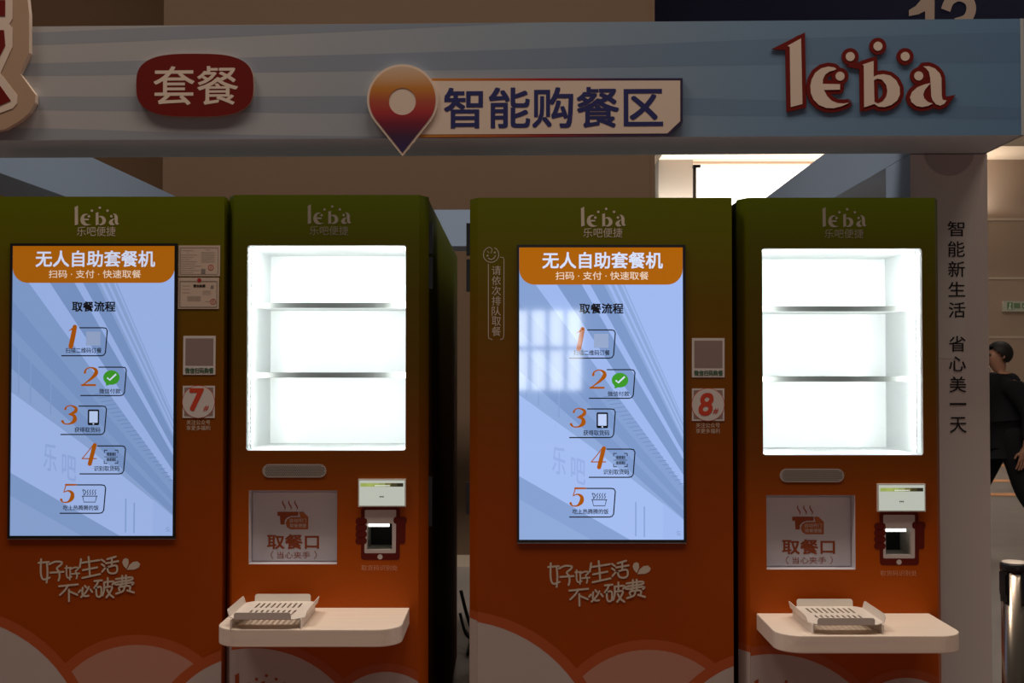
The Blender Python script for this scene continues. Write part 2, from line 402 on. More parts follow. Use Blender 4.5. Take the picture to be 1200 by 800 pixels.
def band(up, lo):
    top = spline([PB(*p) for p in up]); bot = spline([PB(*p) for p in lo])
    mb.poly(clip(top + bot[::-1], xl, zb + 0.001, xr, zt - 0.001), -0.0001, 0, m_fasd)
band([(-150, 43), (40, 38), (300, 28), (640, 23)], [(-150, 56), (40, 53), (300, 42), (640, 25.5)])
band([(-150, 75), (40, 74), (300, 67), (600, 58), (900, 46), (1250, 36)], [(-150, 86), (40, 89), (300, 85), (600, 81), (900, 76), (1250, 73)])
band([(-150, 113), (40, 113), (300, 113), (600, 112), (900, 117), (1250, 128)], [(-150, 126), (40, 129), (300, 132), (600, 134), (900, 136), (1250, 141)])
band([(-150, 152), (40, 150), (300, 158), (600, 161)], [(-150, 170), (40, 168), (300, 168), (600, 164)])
mb.box(xr - 0.001, xr + 0.010, -0.002, BD, zb, zt, mat('end_cap_grey', (0.40, 0.42, 0.42), 0.5))
mb.build('fascia_beam', booth)

# pillar, side beams and rear beam share the booth's axes
def bl(X, Y):                            # world plan -> booth plan
    c, s = math.cos(-AL), math.sin(-AL); Y -= BY0
    return (X * c - Y * s, X * s + Y * c)
pf = BD + 0.004
yb = 3.812
px0 = bl(P(1069.5, 300, yb).x, yb)[0]; px1 = bl(P(1159.5, 300, yb).x, yb)[0]
mb = MB()
mb.box(px0, px1, pf, pf + 0.27, 0, zb - 0.002, m_pillar, skip='left')
k = mb.add([(px0, pf, 0), (px0, pf, zb - 0.002), (px0, pf + 0.27, zb - 0.002), (px0, pf + 0.27, 0)]); mb.face((k, k + 1, k + 2, k + 3), m_blueb)
def pp(px, py):
    d = ray(px, py)                      # hit the pillar's front
    n = Vector((-math.sin(AL), math.cos(AL), 0)); q = Vector((0, BY0, 0)) + n * pf
    t = n.dot(q) / n.dot(d); w = d * t; lo = bl(w.x, w.y)
    return (lo[0], HC + w.z)
g = [(pp(1096, 150)), (pp(1158, 150)), pp(1151, 205), pp(1138, 280), pp(1120, 240), pp(1104, 204)]
mb.poly(clip([pp(1066, 200), pp(1074, 232), pp(1080, 420), pp(1127, 420), pp(1140, 260), pp(1152, 172), pp(1066, 172)], px0, 0, px1, zb - 0.003), pf - 0.0006, 0, m_pillarg)
def arc(cx, cy, r): return clip([pp(cx + r * math.cos(2 * math.pi * i / 40), cy + r * math.sin(2 * math.pi * i / 40)) for i in range(40)], px0, 0, px1, zb - 0.003)
mb.poly(arc(1112, 176, 30), pf - 0.0010, 0, mat('pillar_grey_arc', (0.46, 0.42, 0.40), 0.55))
col = [('智', 259, 277), ('能', 282.5, 301), ('新', 306, 324.5), ('生', 330, 347.5), ('活', 354, 372), ('省', 393.5, 412), ('心', 417.5, 435), ('美', 441, 459.5), ('一', 472, 474.5), ('天', 488.5, 507)]
for i, (c, y0, y1) in enumerate(col):
    a, b = pp(1110.5 + i * 0.28, y1), pp(1130 + i * 0.28, y0)
    mb.text(c, (a[0], a[1], b[0], b[1]), pf - 0.0014, m_ink, bold=0.006)
mb.build('pillar', booth)
zs0, zs1 = zb, HC + 0.962
rY = 6.75
def sbeam(x0, x1, y0, y1, name):
    mb = MB(); mb.box(x0, x1, y0, y1, zs0, zs1, m_blueb); return mb.build(name, booth)
sbeam(px0 + 0.0, px1, pf + 0.0, rY - BY0, 'side_beam')
lx = bl(-1.93, 5.0)[0]
sbeam(lx - 0.26, lx, pf, rY - BY0, 'side_beam')
sbeam(lx - 0.26, px1, rY - BY0 + 0.004, rY - BY0 + 0.3, 'rear_beam')
for x0, x1, y0, nm in ((px0, px1, rY - BY0 + 0.01, 'rear_pillar'), (lx - 0.26, lx, rY - BY0 + 0.01, 'rear_pillar'), (lx - 0.26, lx, pf, 'left_post')):
    mb = MB(); mb.box(x0, x1, y0, y0 + 0.26, 0, zb - 0.003, m_pillar); mb.build('pillar', booth)

# ------------------------------------------------------------------ lettering of the big logo
def c1(x, y): return (900 + x / 7.275, 30 + y / 7.275)
def c2(x, y): return (1000 + x / 7.275, 30 + y / 7.275)
LOGO = dict(
    l=[[c1(*p) for p in ((163, 177), (278, 113), (290, 672), (190, 698), (182, 185))]],
    e=[[c1(*p) for p in ((580, 375), (560, 360), (510, 353), (450, 368), (400, 405), (370, 460), (357, 520), (362, 580), (385, 635), (430, 680), (490, 705), (555, 708), (620, 692), (660, 675), (685, 660), (640, 668), (590, 665), (540, 645), (500, 605), (480, 565), (470, 552), (610, 550), (610, 503), (462, 500), (465, 460), (485, 420), (520, 395), (560, 385))]],
    b=[[c2(*p) for p in ((72, 337), (168, 305), (168, 440), (200, 425), (250, 418), (310, 430), (360, 470), (390, 530), (392, 590), (370, 640), (320, 680), (260, 698), (210, 695), (175, 672), (88, 700), (85, 345))],
       [c2(*p) for p in ((170, 470), (200, 455), (240, 465), (275, 510), (285, 560), (275, 610), (245, 650), (205, 668), (175, 655))]],
    a=[[c2(*p) for p in ((655, 493), (600, 505), (540, 530), (495, 570), (478, 615), (490, 655), (530, 688), (580, 698), (630, 688), (672, 668), (630, 655), (600, 625), (590, 590), (605, 550), (635, 515))]],
    a2=[[c2(*p) for p in ((590, 352), (640, 350), (690, 370), (730, 410), (745, 450), (748, 600), (755, 635), (790, 642), (770, 670), (735, 685), (700, 675), (670, 640), (660, 610), (650, 450), (640, 400), (615, 370))]])
DOTS = [c1(610, 435), c1(697, 268), c2(205, 180), c2(437, 267), c2(552, 433)]
DR = 5.3
def logo_small(mb, fx, y, m):            # fx maps big-logo pixels to (x, z); cream letters only
    for lp in LOGO.values(): mb.poly([[fx(*p) for p in l] for l in lp], y, 0, m)
    for c in DOTS: mb.poly([fx(*p) for p in disc(c[0], c[1], DR, n=16)], y - 2e-5, 0, m)

# signs fixed on the fascia -------------------------------------------------
def sign_root(name, label, cat, px, py):
    x, z = PB(px, py)
    o = thing(name, label, cat, (x * math.cos(AL) + 0.0015 * math.sin(AL), BY0 + x * math.sin(AL) - 0.0015 * math.cos(AL), z), AL)
    return o, (lambda a, b: (PB(a, b)[0] - x, PB(a, b)[1] - z))
root, q = sign_root('logo_sign', 'cream and dark red four-letter logo with dots at the right end of the blue fascia', 'logo sign', 1010, 130)
red = MB(); G = 0.003
sides = 16
for lp in LOGO.values():
    for i in range(sides):
        ddx, ddy = 4.8 * math.cos(2 * math.pi * i / sides), 4.8 * math.sin(2 * math.pi * i / sides)
        red.poly([[q(p[0] + ddx, p[1] + ddy) for p in l] for l in lp], -G - i * 4e-5, G + i * 4e-5, m_red)
for c in DOTS: red.poly([q(*p) for p in disc(c[0], c[1], 10, n=32)], -G - 8e-4, G + 8e-4, m_red)
for pl in ([(903.4, 58.2), (942.9, 38.5), (944.3, 126.5), (921.3, 131.7), (919.9, 59.1)],
           [c2(*p) for p in ((-73, 352), (195, 262), (197, 425), (80, 720), (53, 742), (47, 375))],
           [c2(*p) for p in ((790, 608), (868, 592), (838, 632), (800, 685), (740, 716), (720, 680))],
           [c2(*p) for p in ((500, 400), (575, 325), (640, 318), (640, 440), (600, 500))]):
    red.poly([q(*p) for p in pl], -G - 9e-4, G + 9e-4, m_red)
red.build('red_backing', root)
cr = MB()
for lp in LOGO.values(): cr.poly([[q(*p) for p in l] for l in lp], -G - 0.0018, 0.0008, m_cream)
for c in DOTS: cr.poly([q(*p) for p in disc(c[0], c[1], DR, n=24)], -G - 0.0018, 0.0008, m_cream)
cr.build('cream_letters', root)

root, q = sign_root('oval_sign', 'dark red oval sign with two cream characters on the left of the fascia', 'sign', 230, 138)
mb = MB()
ov = []
for i in range(64):
    t = 2 * math.pi * i / 64; c, s = math.cos(t), math.sin(t)
    ov.append(q(229.8 + 68.5 * math.copysign(abs(c) ** 0.66, c), 101 + 36.8 * math.copysign(abs(s) ** 0.66, s)))
mb.poly(ov, -0.012, 0.012, m_red, mat('oval_edge', (0.45, 0.30, 0.24), 0.5)); mb.build('board', root)
mb = MB(); a, b = q(181.5, 124.5), q(280.5, 78.5)
mb.text('套餐', (*a, *b), -0.0124, m_cream, bold=0.007); mb.build('lettering', root)

root, q = sign_root('pin_sign', 'map-pin shaped sign with long cream name board, orange to navy, mid fascia', 'sign', 472.5, 184)
mb = MB()
m_bord = ramp_mat('name_board_border', 0, [(0.0, (0.55, 0.24, 0.03)), (0.25, (0.45, 0.12, 0.02)), (0.45, (0.30, 0.012, 0.015)), (0.68, (0.05, 0.02, 0.06)), (0.90, (0.03, 0.02, 0.06))])
pl = [q(*p) for p in ((480, 93), (799.5, 92.5), (799.5, 144), (783, 160), (480, 161.5))]
pl2 = [q(*p) for p in ((480, 96), (796.6, 95.5), (796.6, 142.8), (781.6, 157.2), (480, 158.5))]
mb.poly(pl, -0.010, 0.010, m_bord); mb.poly(pl2, -0.0106, 0, m_cream); mb.build('name_board', root)
mb = MB(); mb.text('智能购餐区', (*q(520.5, 151.5), *q(776.5, 102.3)), -0.0112, m_navy, bold=0.015); mb.build('lettering', root)
def pin(r, tip, cx=472.4, cy=118.2):
    L = tip - cy; a = math.acos(r / L)
    pts = [(cx, tip)]
    n = 48; st = math.pi / 2 - a
    for i in range(n + 1):
        t = math.pi / 2 + a + (2 * math.pi - 2 * a) * i / n       # around the head, y down
        pts.append((cx + r * math.cos(t), cy + r * math.sin(t)))
    return pts
mb = MB(); mb.poly([q(*p) for p in pin(41.3, 184.2)], -0.016, 0.016, m_cream)
z0, z1 = q(472, 180)[1], q(472, 79)[1]
zz = lambda y: q(472, y)[1]
m_pin = ramp_mat('pin_gradient', 2, [(zz(180), (0.03, 0.02, 0.09)), (zz(160), (0.055, 0.016, 0.045)), (zz(146), (0.16, 0.012, 0.028)), (zz(133), (0.36, 0.028, 0.032)), (zz(120), (0.40, 0.075, 0.035)), (zz(105), (0.52, 0.20, 0.03)), (zz(92), (0.60, 0.36, 0.19)), (zz(79), (0.62, 0.46, 0.33))])
mb.build('pin_backing', root)
mb = MB(); mb.poly([[q(*p) for p in pin(38.6, 180.2)], [q(*p) for p in disc(472.4, 120.4, 15.8)]], -0.0172, 0.0011, m_pin); mb.build('pin_face', root)

root, q = sign_root('character_sign', 'tan cutout board with thick red and cream character at the fascia left end', 'sign', -20, 150)
mb = MB(); mb.poly([q(*p) for p in ((36, -45), (36, 0), (38, 19), (38, 64), (27, 88), (45.5, 113), (45, 122), (38, 134), (27.5, 143), (10.5, 153), (0, 155), (-30, 158), (-70, 152), (-105, 120), (-105, -45))], -0.022, 0.022, m_tan, m_cream); mb.build('backing_board', root)
mb = MB(); mb.poly([q(*p) for p in ((19, -40), (18.7, 24.5), (15, 31), (19, 36), (18.7, 57.5), (4.7, 88), (24.5, 114), (24.3, 123), (19, 129), (0, 136), (-14, 134), (-26, 122), (-45, 138), (-90, 120), (-90, -40))], -0.0234, 0.0013, m_cream); mb.build('cream_layer', root)
mb = MB(); mb.poly([q(*p) for p in ((-60, 38), (9, 38), (10.6, 56), (0, 77), (-6, 88), (17, 120), (-3, 129), (-25, 108), (-50, 128), (-60, 110), (-35, 86), (-50, 60), (-60, 60))], -0.0246, 0.0011, m_red)
mb.poly([q(*p) for p in ((-60, 3), (10.4, 3), (10.4, 21.7), (-60, 21.7))], -0.0246, 0.0011, m_red); mb.build('red_character', root)

# ------------------------------------------------------------------ kiosks
Y8 = 3.545
def mapper(px_ref, Y):                   # pixels of the right-hand machine -> local (x, z) of a cabinet whose base is at px_ref
    X0 = P(px_ref, 430, Y).x
    return lambda px, py: (P(px, py, Y).x - X0, P(px, py, Y).z)
def shift(q, dz): return lambda px, py: (q(px, py)[0], q(px, py)[1] + dz)

def front_panel(mb, x0, x1, z0, z1, cl, cr, th, holes, m, mh=()):
    """door slab with chamfered upright edges and holes cut through; mh = material of each hole's walls (None: lined by its niche)"""
    mb.poly([[(x0 + cl, z0), (x1 - cr, z0), (x1 - cr, z1), (x0 + cl, z1)]] + holes, 0, 0, m)
    for h, mm in zip(holes, mh):
        if mm is None: continue
        lp = ccw(h)[::-1]; n = len(lp)
        k = mb.add([(x, 0, z) for x, z in lp] + [(x, th, z) for x, z in lp])
        for i in range(n): j = (i + 1) % n; mb.face((k + i, k + n + i, k + n + j, k + j), mm)
    k = mb.add([(x0 + cl, 0, z0), (x0 + cl, 0, z1), (x0, th, z1), (x0, th, z0), (x1 - cr, 0, z0), (x1 - cr, 0, z1), (x1, th, z1), (x1, th, z0)])
    mb.face((k + 0, k + 1, k + 2, k + 3), m); mb.face((k + 4, k + 7, k + 6, k + 5), m)
    mb.face((k + 1, k + 5, k + 6, k + 2), m_top); mb.face((k + 0, k + 3, k + 7, k + 4), m)

def wave(mb, q, lim, shapes):
    y = -0.0005
    for cx, cy, r, m in shapes:
        mb.poly(clip([q(cx + r * math.cos(2 * math.pi * i / 72), cy + r * math.sin(2 * math.pi * i / 72)) for i in range(72)], *lim), y, 0, m)
        y -= 0.0002

def fit_logo(q, x0, y0, x1, y1):
    return lambda a, b: q(x0 + (a - 922.4) / (1108.6 - 922.4) * (x1 - x0), y0 + (b - 45.5) / (126.0 - 45.5) * (y1 - y0))

DIGITS = {
    '1': [([(0.05, 0.80), (0.35, 0.88), (0.72, 1.0)], [0.03, 0.09, 0.14]), ([(0.72, 1.0), (0.52, 0.5), (0.30, 0.0)], [0.28, 0.30, 0.30])],
    '2': [([(0.20, 0.72), (0.26, 0.88), (0.52, 0.98), (0.80, 0.88), (0.84, 0.68), (0.62, 0.44), (0.28, 0.20), (0.06, 0.06)], [0.16, 0.10, 0.08, 0.18, 0.26, 0.18, 0.09, 0.07]), ([(0.04, 0.06), (0.80, 0.06)], [0.13, 0.13])],
    '3': [([(0.24, 0.80), (0.32, 0.93), (0.56, 0.98), (0.84, 0.86), (0.80, 0.66), (0.46, 0.53)], [0.15, 0.08, 0.08, 0.18, 0.22, 0.07]), ([(0.44, 0.53), (0.74, 0.45), (0.78, 0.22), (0.54, 0.04), (0.22, 0.03), (0.08, 0.16)], [0.07, 0.20, 0.28, 0.12, 0.08, 0.17])],
    '4': [([(0.74, 1.0), (0.42, 0.66), (0.02, 0.28)], [0.05, 0.06, 0.06]), ([(0.02, 0.28), (0.98, 0.28)], [0.07, 0.07]), ([(0.86, 1.0), (0.70, 0.5), (0.54, 0.0)], [0.27, 0.27, 0.27])],
    '5': [([(0.34, 0.96), (0.98, 0.96)], [0.13, 0.11]), ([(0.36, 0.98), (0.22, 0.56)], [0.07, 0.06]), ([(0.22, 0.56), (0.50, 0.64), (0.74, 0.50), (0.72, 0.24), (0.48, 0.04), (0.18, 0.03), (0.06, 0.16)], [0.05, 0.10, 0.22, 0.27, 0.12, 0.08, 0.17])]}

def screen_content(q, dim):
    e = lambda n, r, g, b, k=1.0: mat('screen_%s_%g' % (n, dim), (0.01, 0.01, 0.01), 0.04, 0, 0.55, emit=tuple(c * dim * k for c in srgb(r, g, b)))
    mb = MB(); y0 = -0.0012
    X0, X1, YT, YBt = 608.5, 799.8, 290.0, 632.0
    a, b = q(X0, YBt), q(X1, YT)
    mb.box(a[0], b[0], y0, 0.0, a[1], b[1], e('sky', 160, 186, 240))
    D = 595; DY = 3
    vp = (290 + D, 680 + DY)
    LIM = (a[0], a[1], b[0], b[1])
    def fan(p0, p1, m, lay):
        f = lambda p: (p[0] + D, p[1] + DY)
        ext = lambda p: (p[0] - (vp[0] - p[0]) * 0.35, p[1] - (vp[1] - p[1]) * 0.35)
        p0, p1 = f(p0), f(p1)
        mb.poly(clip([q(*p) for p in (ext(p0), ext(p1), vp)], *LIM), y0 - lay * 1.2e-4, 0, m)
    base, dk, md, lt = e('roof', 141, 168, 216), e('shade', 124, 152, 202), e('mid', 132, 160, 209), e('strip', 158, 184, 238)
    fan((137, 331), (14, 460), base, 1)
    for p0, p1, m in (((135.5, 331), (133, 331), lt), ((128, 331), (125, 331), lt), ((121, 331), (117, 331), lt), ((113, 331), (97, 331), dk), ((97, 331), (87, 331), lt),
                      ((87, 331), (58, 331), dk), ((58, 331), (33, 331), lt), ((33, 331), (14, 352), md), ((14, 352), (14, 384), dk), ((14, 384), (14, 402), md), ((14, 402), (14, 432), dk), ((14, 436), (14, 460), base)):
        fan(p0, p1, m, 2)
    facade = e('facade', 163, 188, 240)
    mb.poly(clip([q(p[0] + D, p[1] + DY) for p in ((0, 450), (14, 460), (100, 522), (206, 606), (206, 640), (0, 640))], *LIM), y0 - 3.6e-4, 0, facade)
    mb.poly(clip([q(p[0] + D, p[1] + DY) for p in ((0, 548), (14, 555), (150, 633), (105, 633), (14, 582), (0, 575))], *LIM), y0 - 4.8e-4, 0, md)
    mb.poly(clip([q(p[0] + D, p[1] + DY) for p in ((0, 575), (14, 582), (105, 633), (0, 633))], *LIM), y0 - 4.8e-4, 0, base)
    mb.poly(clip([q(p[0] + D, p[1] + DY) for p in ((182, 586), (206, 606), (206, 633), (182, 633))], *LIM), y0 - 4.8e-4, 0, lt)
    hat = e('louvre', 104, 130, 184)
    for i in range(24):                                           # louvres under the eaves
        t = i / 23; x, z = 112 + 88 * t + D, 462 + 102 * t + DY
        L = 16 * (1 - 0.55 * t)
        mb.stroke([q(x, z), q(x + L * 0.9, z - L * 0.12)], 0.0016, y0 - 6e-4, hat, smooth=False)
    for x, z, hgt in ((22, 410, 52), (36, 420, 52), (60, 440, 46), (150, 585, 40), (160, 590, 36)):   # columns
        mb.stroke([q(x + D, z + DY), q(x + D, z + hgt + DY)], 0.004, y0 - 6e-4, md, smooth=False)
    fnt = e('faint', 150, 174, 228)
    mb.text('乐', (*q(52 + D, 553 + DY), *q(68 + D, 520 + DY)), y0 - 7e-4, fnt, bold=0.01, skew=-0.35)
    mb.text('吧', (*q(74 + D, 563 + DY), *q(91 + D, 534 + DY)), y0 - 7e-4, fnt, bold=0.01, skew=-0.35)
    # header
    org = e('header', 170, 95, 6)
    L, Rr, T, B, r = X0, X1, YT, 333.5, 18
    pts = [(L, T), (Rr, T)] + [(Rr - r + r * math.cos(R(t)), B - r + r * math.sin(R(t))) for t in range(0, 91, 10)] + [(L + r - r * math.sin(R(t)), B - r + r * math.cos(R(t))) for t in range(0, 91, 10)]
    mb.poly([q(*p) for p in pts], y0 - 8e-4, 0, org)
    wh = e('white', 214, 224, 250); cream = e('cream', 240, 216, 190); bk = e('black', 14, 14, 18)
    mb.text('无人自助套餐机', (*q(635.5, 314.7), *q(776.5, 295.3)), y0 - 9e-4, wh, bold=0.018)
    mb.text('扫码 · 支付 · 快速取餐', (*q(651, 327.8), *q(760, 318.3)), y0 - 9e-4, cream, bold=0.004)
    mb.text('取餐流程', (*q(679, 367.5), *q(730.5, 355.3)), y0 - 9e-4, bk, bold=0.026)
    steps = [('1', (675, 385.5, 685.5, 408.5), 688, 386.5, 721, 667, 419.5, '扫描二维码订餐', (672, 410, 714.5, 416.3)),
             ('2', (691, 433, 711.5, 455.5), 711, 433, 744, 690, 466.5, '微信付款', (712, 458.3, 737.5, 464.3)),
             ('3', (667.5, 478, 688, 500.5), 688, 479, 721, 667, 512.5, '获得取货码', (683.5, 503.8, 714, 510)),
             ('4', (692.5, 525, 710, 547.2), 710.5, 526, 744, 690, 559, '识别取货码', (707, 549.5, 737, 555.7)),
             ('5', (667.5, 571, 686.5, 593), 687, 572, 721, 667, 605.5, '吃上热腾腾的饭', (671, 596, 713, 602))]
    orn = e('digit', 166, 84, 4)
    for d, bx, tx, ty, rx, bxl, by, cap, cr in steps:
        for pts, ws in DIGITS[d]:
            w, h = bx[2] - bx[0], bx[3] - bx[1]
            f = lambda p: q(bx[0] + p[0] * w, bx[3] - p[1] * h)
            k = (f((0, 1))[1] - f((0, 0))[1]) * 0.82
            mb.stroke([f(p) for p in pts], [q_ * k for q_ in ws], y0 - 1.0e-3, orn, cap=True)
        mb.stroke([q(tx, ty), q(rx - 5, ty), q(rx - 1.5, ty + 0.6), q(rx, ty + 3.5), q(rx - 2, by - 3.5), q(rx - 4, by - 0.7), q(rx - 7, by), q(bxl, by)], 0.0037, y0 - 9e-4, bk, smooth=False)
        mb.text(cap, (*q(cr[0], cr[3]), *q(cr[2], cr[1])), y0 - 9e-4, bk, bold=0.012)
    yi = y0 - 9.5e-4
    mb.poly([q(696, 391), q(713, 391), q(713, 407.5), q(696, 407.5)], yi, 0, e('paleblock', 150, 168, 205))
    gr = e('green', 60, 152, 40)
    mb.poly([q(*p) for p in disc(726.5, 445.3, 9.7, 8.6)], yi, 0, gr); mb.poly([q(719.5, 450), q(726, 453), q(720.5, 455.2)], yi - 1e-5, 0, gr)
    mb.stroke([q(721.5, 445.5), q(724.5, 448.2), q(732, 441.2)], 0.0052, yi - 1e-4, wh, smooth=False)
    mb.poly([q(*p) for p in rrect(699, 483, 712.5, 501.5, 1.6)], yi, 0, bk); mb.poly([q(*p) for p in rrect(700.8, 485, 710.8, 498.6, 0.3)], yi - 1e-4, 0, e('phone', 190, 208, 248))
    mb.poly([q(*p) for p in disc(705.8, 500, 0.9, n=10)], yi - 1e-4, 0, wh)
    for sx, sy in ((-1, -1), (1, -1), (-1, 1), (1, 1)):
        mb.stroke([q(727 + sx * 8, 538.8 + sy * 4.6), q(727 + sx * 8, 538.8 + sy * 7.8), q(727 + sx * 4.4, 538.8 + sy * 7.8)], 0.0030, yi, bk, smooth=False)
    for i in range(11):
        wv = 0.0032 if i % 3 else 0.0018
        x = 722 + i * 1.0
        mb.stroke([q(x, 533.8), q(x, 537.6)], wv * 0.7, yi, bk, smooth=False); mb.stroke([q(x, 540.2), q(x, 544)], wv * 0.7, yi, bk, smooth=False)
    mb.stroke([q(719, 538.9), q(735, 538.9)], 0.0018, yi, bk, smooth=False)
    mb.stroke([q(693, 585.3), q(711.5, 585.3)], 0.0024, yi, bk, smooth=False); mb.stroke([q(694, 585.3), q(695.5, 592.3), q(709, 592.3), q(710.5, 585.3)], 0.0024, yi, bk, smooth=False)
    for i in range(4):
        x = 699.6 + i * 3; mb.stroke([q(x + 1, 577.6), q(x - 0.4, 580), q(x + 0.8, 582), q(x - 0.6, 584)], 0.0022, yi, bk, n=3)
    mb.stroke([q(693.6, 577.8), q(696.5, 578.4), q(697.5, 581.2), q(695.4, 584.2)], 0.0024, yi, bk, n=3); mb.stroke([q(693.6, 577.8), q(695, 580.6), q(695.2, 584)], 0.0018, yi, bk, n=3)
    mb.stroke([q(x, y) for x, y in disc(795, 623.5, 2.0, 1.4, n=10)], 0.0009, yi, e('mark', 90, 100, 130), smooth=False); mb.stroke([q(793, 626.5), q(798, 626.5)], 0.0009, yi, e('mark', 90, 100, 130), smooth=False)
    return mb

DEPTH = 2.0
def cab_body(mb, x0, x1, y0, z0, z1, m):
    mb.box(x0, x1, y0, DEPTH, z0, z1, m, skip='front top')
    k = mb.add([(x0, y0, z1), (x1, y0, z1), (x1, DEPTH, z1), (x0, DEPTH, z1)]); mb.face((k, k + 1, k + 2, k + 3), m_top)
def order_kiosk(no, X, Y, dz, dim, label):
    q = shift(mapper(704.5, Y8), dz)
    root = thing('ordering_kiosk', label, 'ordering kiosk', (X, Y, 0), 0, 'ordering kiosks')
    x0, x1 = q(550, 430)[0], q(859, 430)[0]; ztop = q(704, 231.5)[1]; zbot = 0.06
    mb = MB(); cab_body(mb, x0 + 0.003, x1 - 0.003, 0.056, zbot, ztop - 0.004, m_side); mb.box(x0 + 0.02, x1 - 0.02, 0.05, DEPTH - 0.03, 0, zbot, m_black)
    mb.build('body', root)
    mb = MB(); CH = 0.026
    front_panel(mb, x0, x1, zbot, ztop, CH, 0.002, 0.045, [], m_kgrad)
    mb.box(x0 + 0.004, x1 - 0.004, 0.045, 0.055, zbot, ztop - 0.003, m_gap)
    logo_small(mb, fit_logo(q, 680, 242, 733.5, 265.5), -0.0006, m_pale)
    mb.text('乐吧便捷', (*q(683.5, 278.2), *q(729.3, 267)), -0.0006, m_pale)
    LIM = (x0 + CH, zbot, x1 - 0.0025, ztop)
    wave(mb, q, LIM, ((760, 872, 123, m_band), (760, 872, 111, m_pink), (530, 902, 188, m_band), (530, 902, 176, m_white), (900, 892, 131, m_band), (900, 892, 119, m_white)))
    for za, zb_, m_ in ((717, 727, m_band), (727, 1000, m_white)):
        a, b = q(555, za)[1], max(q(555, zb_)[1], zbot); k = mb.add([(x0 + CH - 0.0005, -0.0003, b), (x0 + CH - 0.0005, -0.0003, a), (x0 - 0.0004, 0.0448, a), (x0 - 0.0004, 0.0448, b)]); mb.face((k, k + 1, k + 2, k + 3), m_)
    Z = lambda x, y: q(40 + x / 9.23 + 597, 640 + y / 9.23 + 3.5)
    HAO = ([(0.0, 0.16), (0.41, 0.12)], [(0.10, 0.0), (0.09, 0.45), (0.12, 0.74), (0.22, 0.87), (0.45, 0.79)], [(0.33, 0.13), (0.36, 0.58), (0.33, 1.0)],
           [(0.43, 0.22), (0.66, 0.11), (0.92, 0.13), (0.88, 0.25), (0.73, 0.39), (0.82, 0.55), (0.84, 0.76), (0.80, 0.92)], [(0.47, 0.58), (1.0, 0.54)])
    hand = [[(50 + a * 275, 150 + b * 255) for a, b in st] for st in HAO] + [[(342 + a * 155, 224 + b * 150) for a, b in st] for st in HAO] + [
        [(514, 150), (506, 200), (500, 240)], [(522, 190), (715, 160)], [(596, 126), (606, 240), (612, 338)], [(535, 270), (690, 240)], [(530, 355), (725, 312)],
        [(738, 155), (770, 178)], [(740, 205), (768, 225)], [(745, 288), (775, 250)], [(800, 150), (893, 122)], [(785, 195), (920, 172)], [(850, 140), (850, 225)], [(802, 238), (895, 218), (910, 270), (890, 300), (850, 305), (815, 290), (800, 240)],
        [(278, 445), (482, 425)], [(378, 432), (340, 490), (288, 540)], [(386, 482), (388, 608)], [(402, 505), (478, 538)],
        [(493, 510), (512, 488)], [(536, 462), (534, 530), (560, 552), (600, 548)], [(603, 452), (570, 510), (520, 563)], [(560, 440), (574, 458)], [(620, 480), (640, 507)],
        [(664, 388), (745, 380)], [(706, 386), (690, 425), (662, 462)], [(682, 462), (735, 455), (735, 548), (692, 550), (682, 462)],
        [(768, 402), (770, 480), (753, 545)], [(768, 402), (872, 392), (860, 425)], [(808, 356), (810, 450)], [(778, 457), (856, 450), (835, 510), (796, 566)], [(802, 482), (830, 530), (872, 565)],
        [(897, 367), (1060, 347), (1064, 375), (905, 400), (906, 427), (1080, 402), (1075, 428)], [(966, 330), (962, 420), (945, 445)], [(1006, 326), (1010, 432)],
        [(938, 490), (938, 455), (1045, 442), (1050, 480)], [(992, 455), (975, 498), (902, 525)], [(1022, 490), (1095, 512)]]
    for i, st in enumerate(hand): mb.stroke([Z(*p) for p in st], 0.0062 if not 5 <= i < 10 else 0.0052, -0.0006 - i * 3e-5, m_pale, n=5, cap=True)
    for lf in (((1010, 257), (978, 225), (963, 185), (975, 150), (1003, 138), (1030, 152), (1034, 195)), ((1014, 268), (1040, 215), (1080, 180), (1130, 174), (1160, 205), (1146, 240), (1100, 264))):
        mb.poly([Z(*p) for p in lf], -0.0006, 0, m_pale)
    # smiling face and queue notice in a rounded outline
    if no == 8:
        mb.stroke([q(575.5 + 9 * math.cos(R(a)), 298.3 - 9 * math.sin(R(a))) for a in range(100, 430, 12)], 0.0022, -0.0006, m_pale, smooth=False)
        mb.stroke([q(573.5, 289.6), q(576, 291), q(576.5, 293), q(575.2, 297)], 0.0020, -0.0006, m_pale, n=4); mb.stroke([q(571, 294), q(573, 296.5)], 0.0018, -0.0006, m_pale)
        for p in ((571.4, 299.5), (579.8, 295.8)): mb.poly([q(*t) for t in disc(*p, 1.1, n=10)], -0.0006, 0, m_pale)
        mb.stroke([q(572, 302.3), q(575.5, 304), q(579, 302.2), q(580.8, 299)], 0.0026, -0.0006, m_pale, n=4)
        mb.stroke([q(572.3, 309), q(572.3, 393), q(573, 396.5), q(577, 398)], 0.0022, -0.0006, m_pale, smooth=False)
        mb.stroke([q(586, 301.2), q(589.5, 301.6), q(590.6, 304), q(590.4, 393), q(589.6, 396.5), q(586, 398)], 0.0022, -0.0006, m_pale, smooth=False)
        for i, c in enumerate('请依次排队取餐'):
            yy = 311.3 + i * 11.9; mb.text(c, (*q(576.3, yy + 10.8), *q(587, yy)), -0.0006, m_pale)
    mb.text('关注公众号', (*q(815.5, 501), *q(843.5, 495.3)), -0.0006, m_pale); mb.text('享更多福利', (*q(815.5, 507.6), *q(843.5, 502)), -0.0006, m_pale)
    mb.build('front_panel', root)
    mb = MB(); a, b = q(606, 635.3), q(803, 287); c, d = q(608.5, 632), q(799.8, 290)
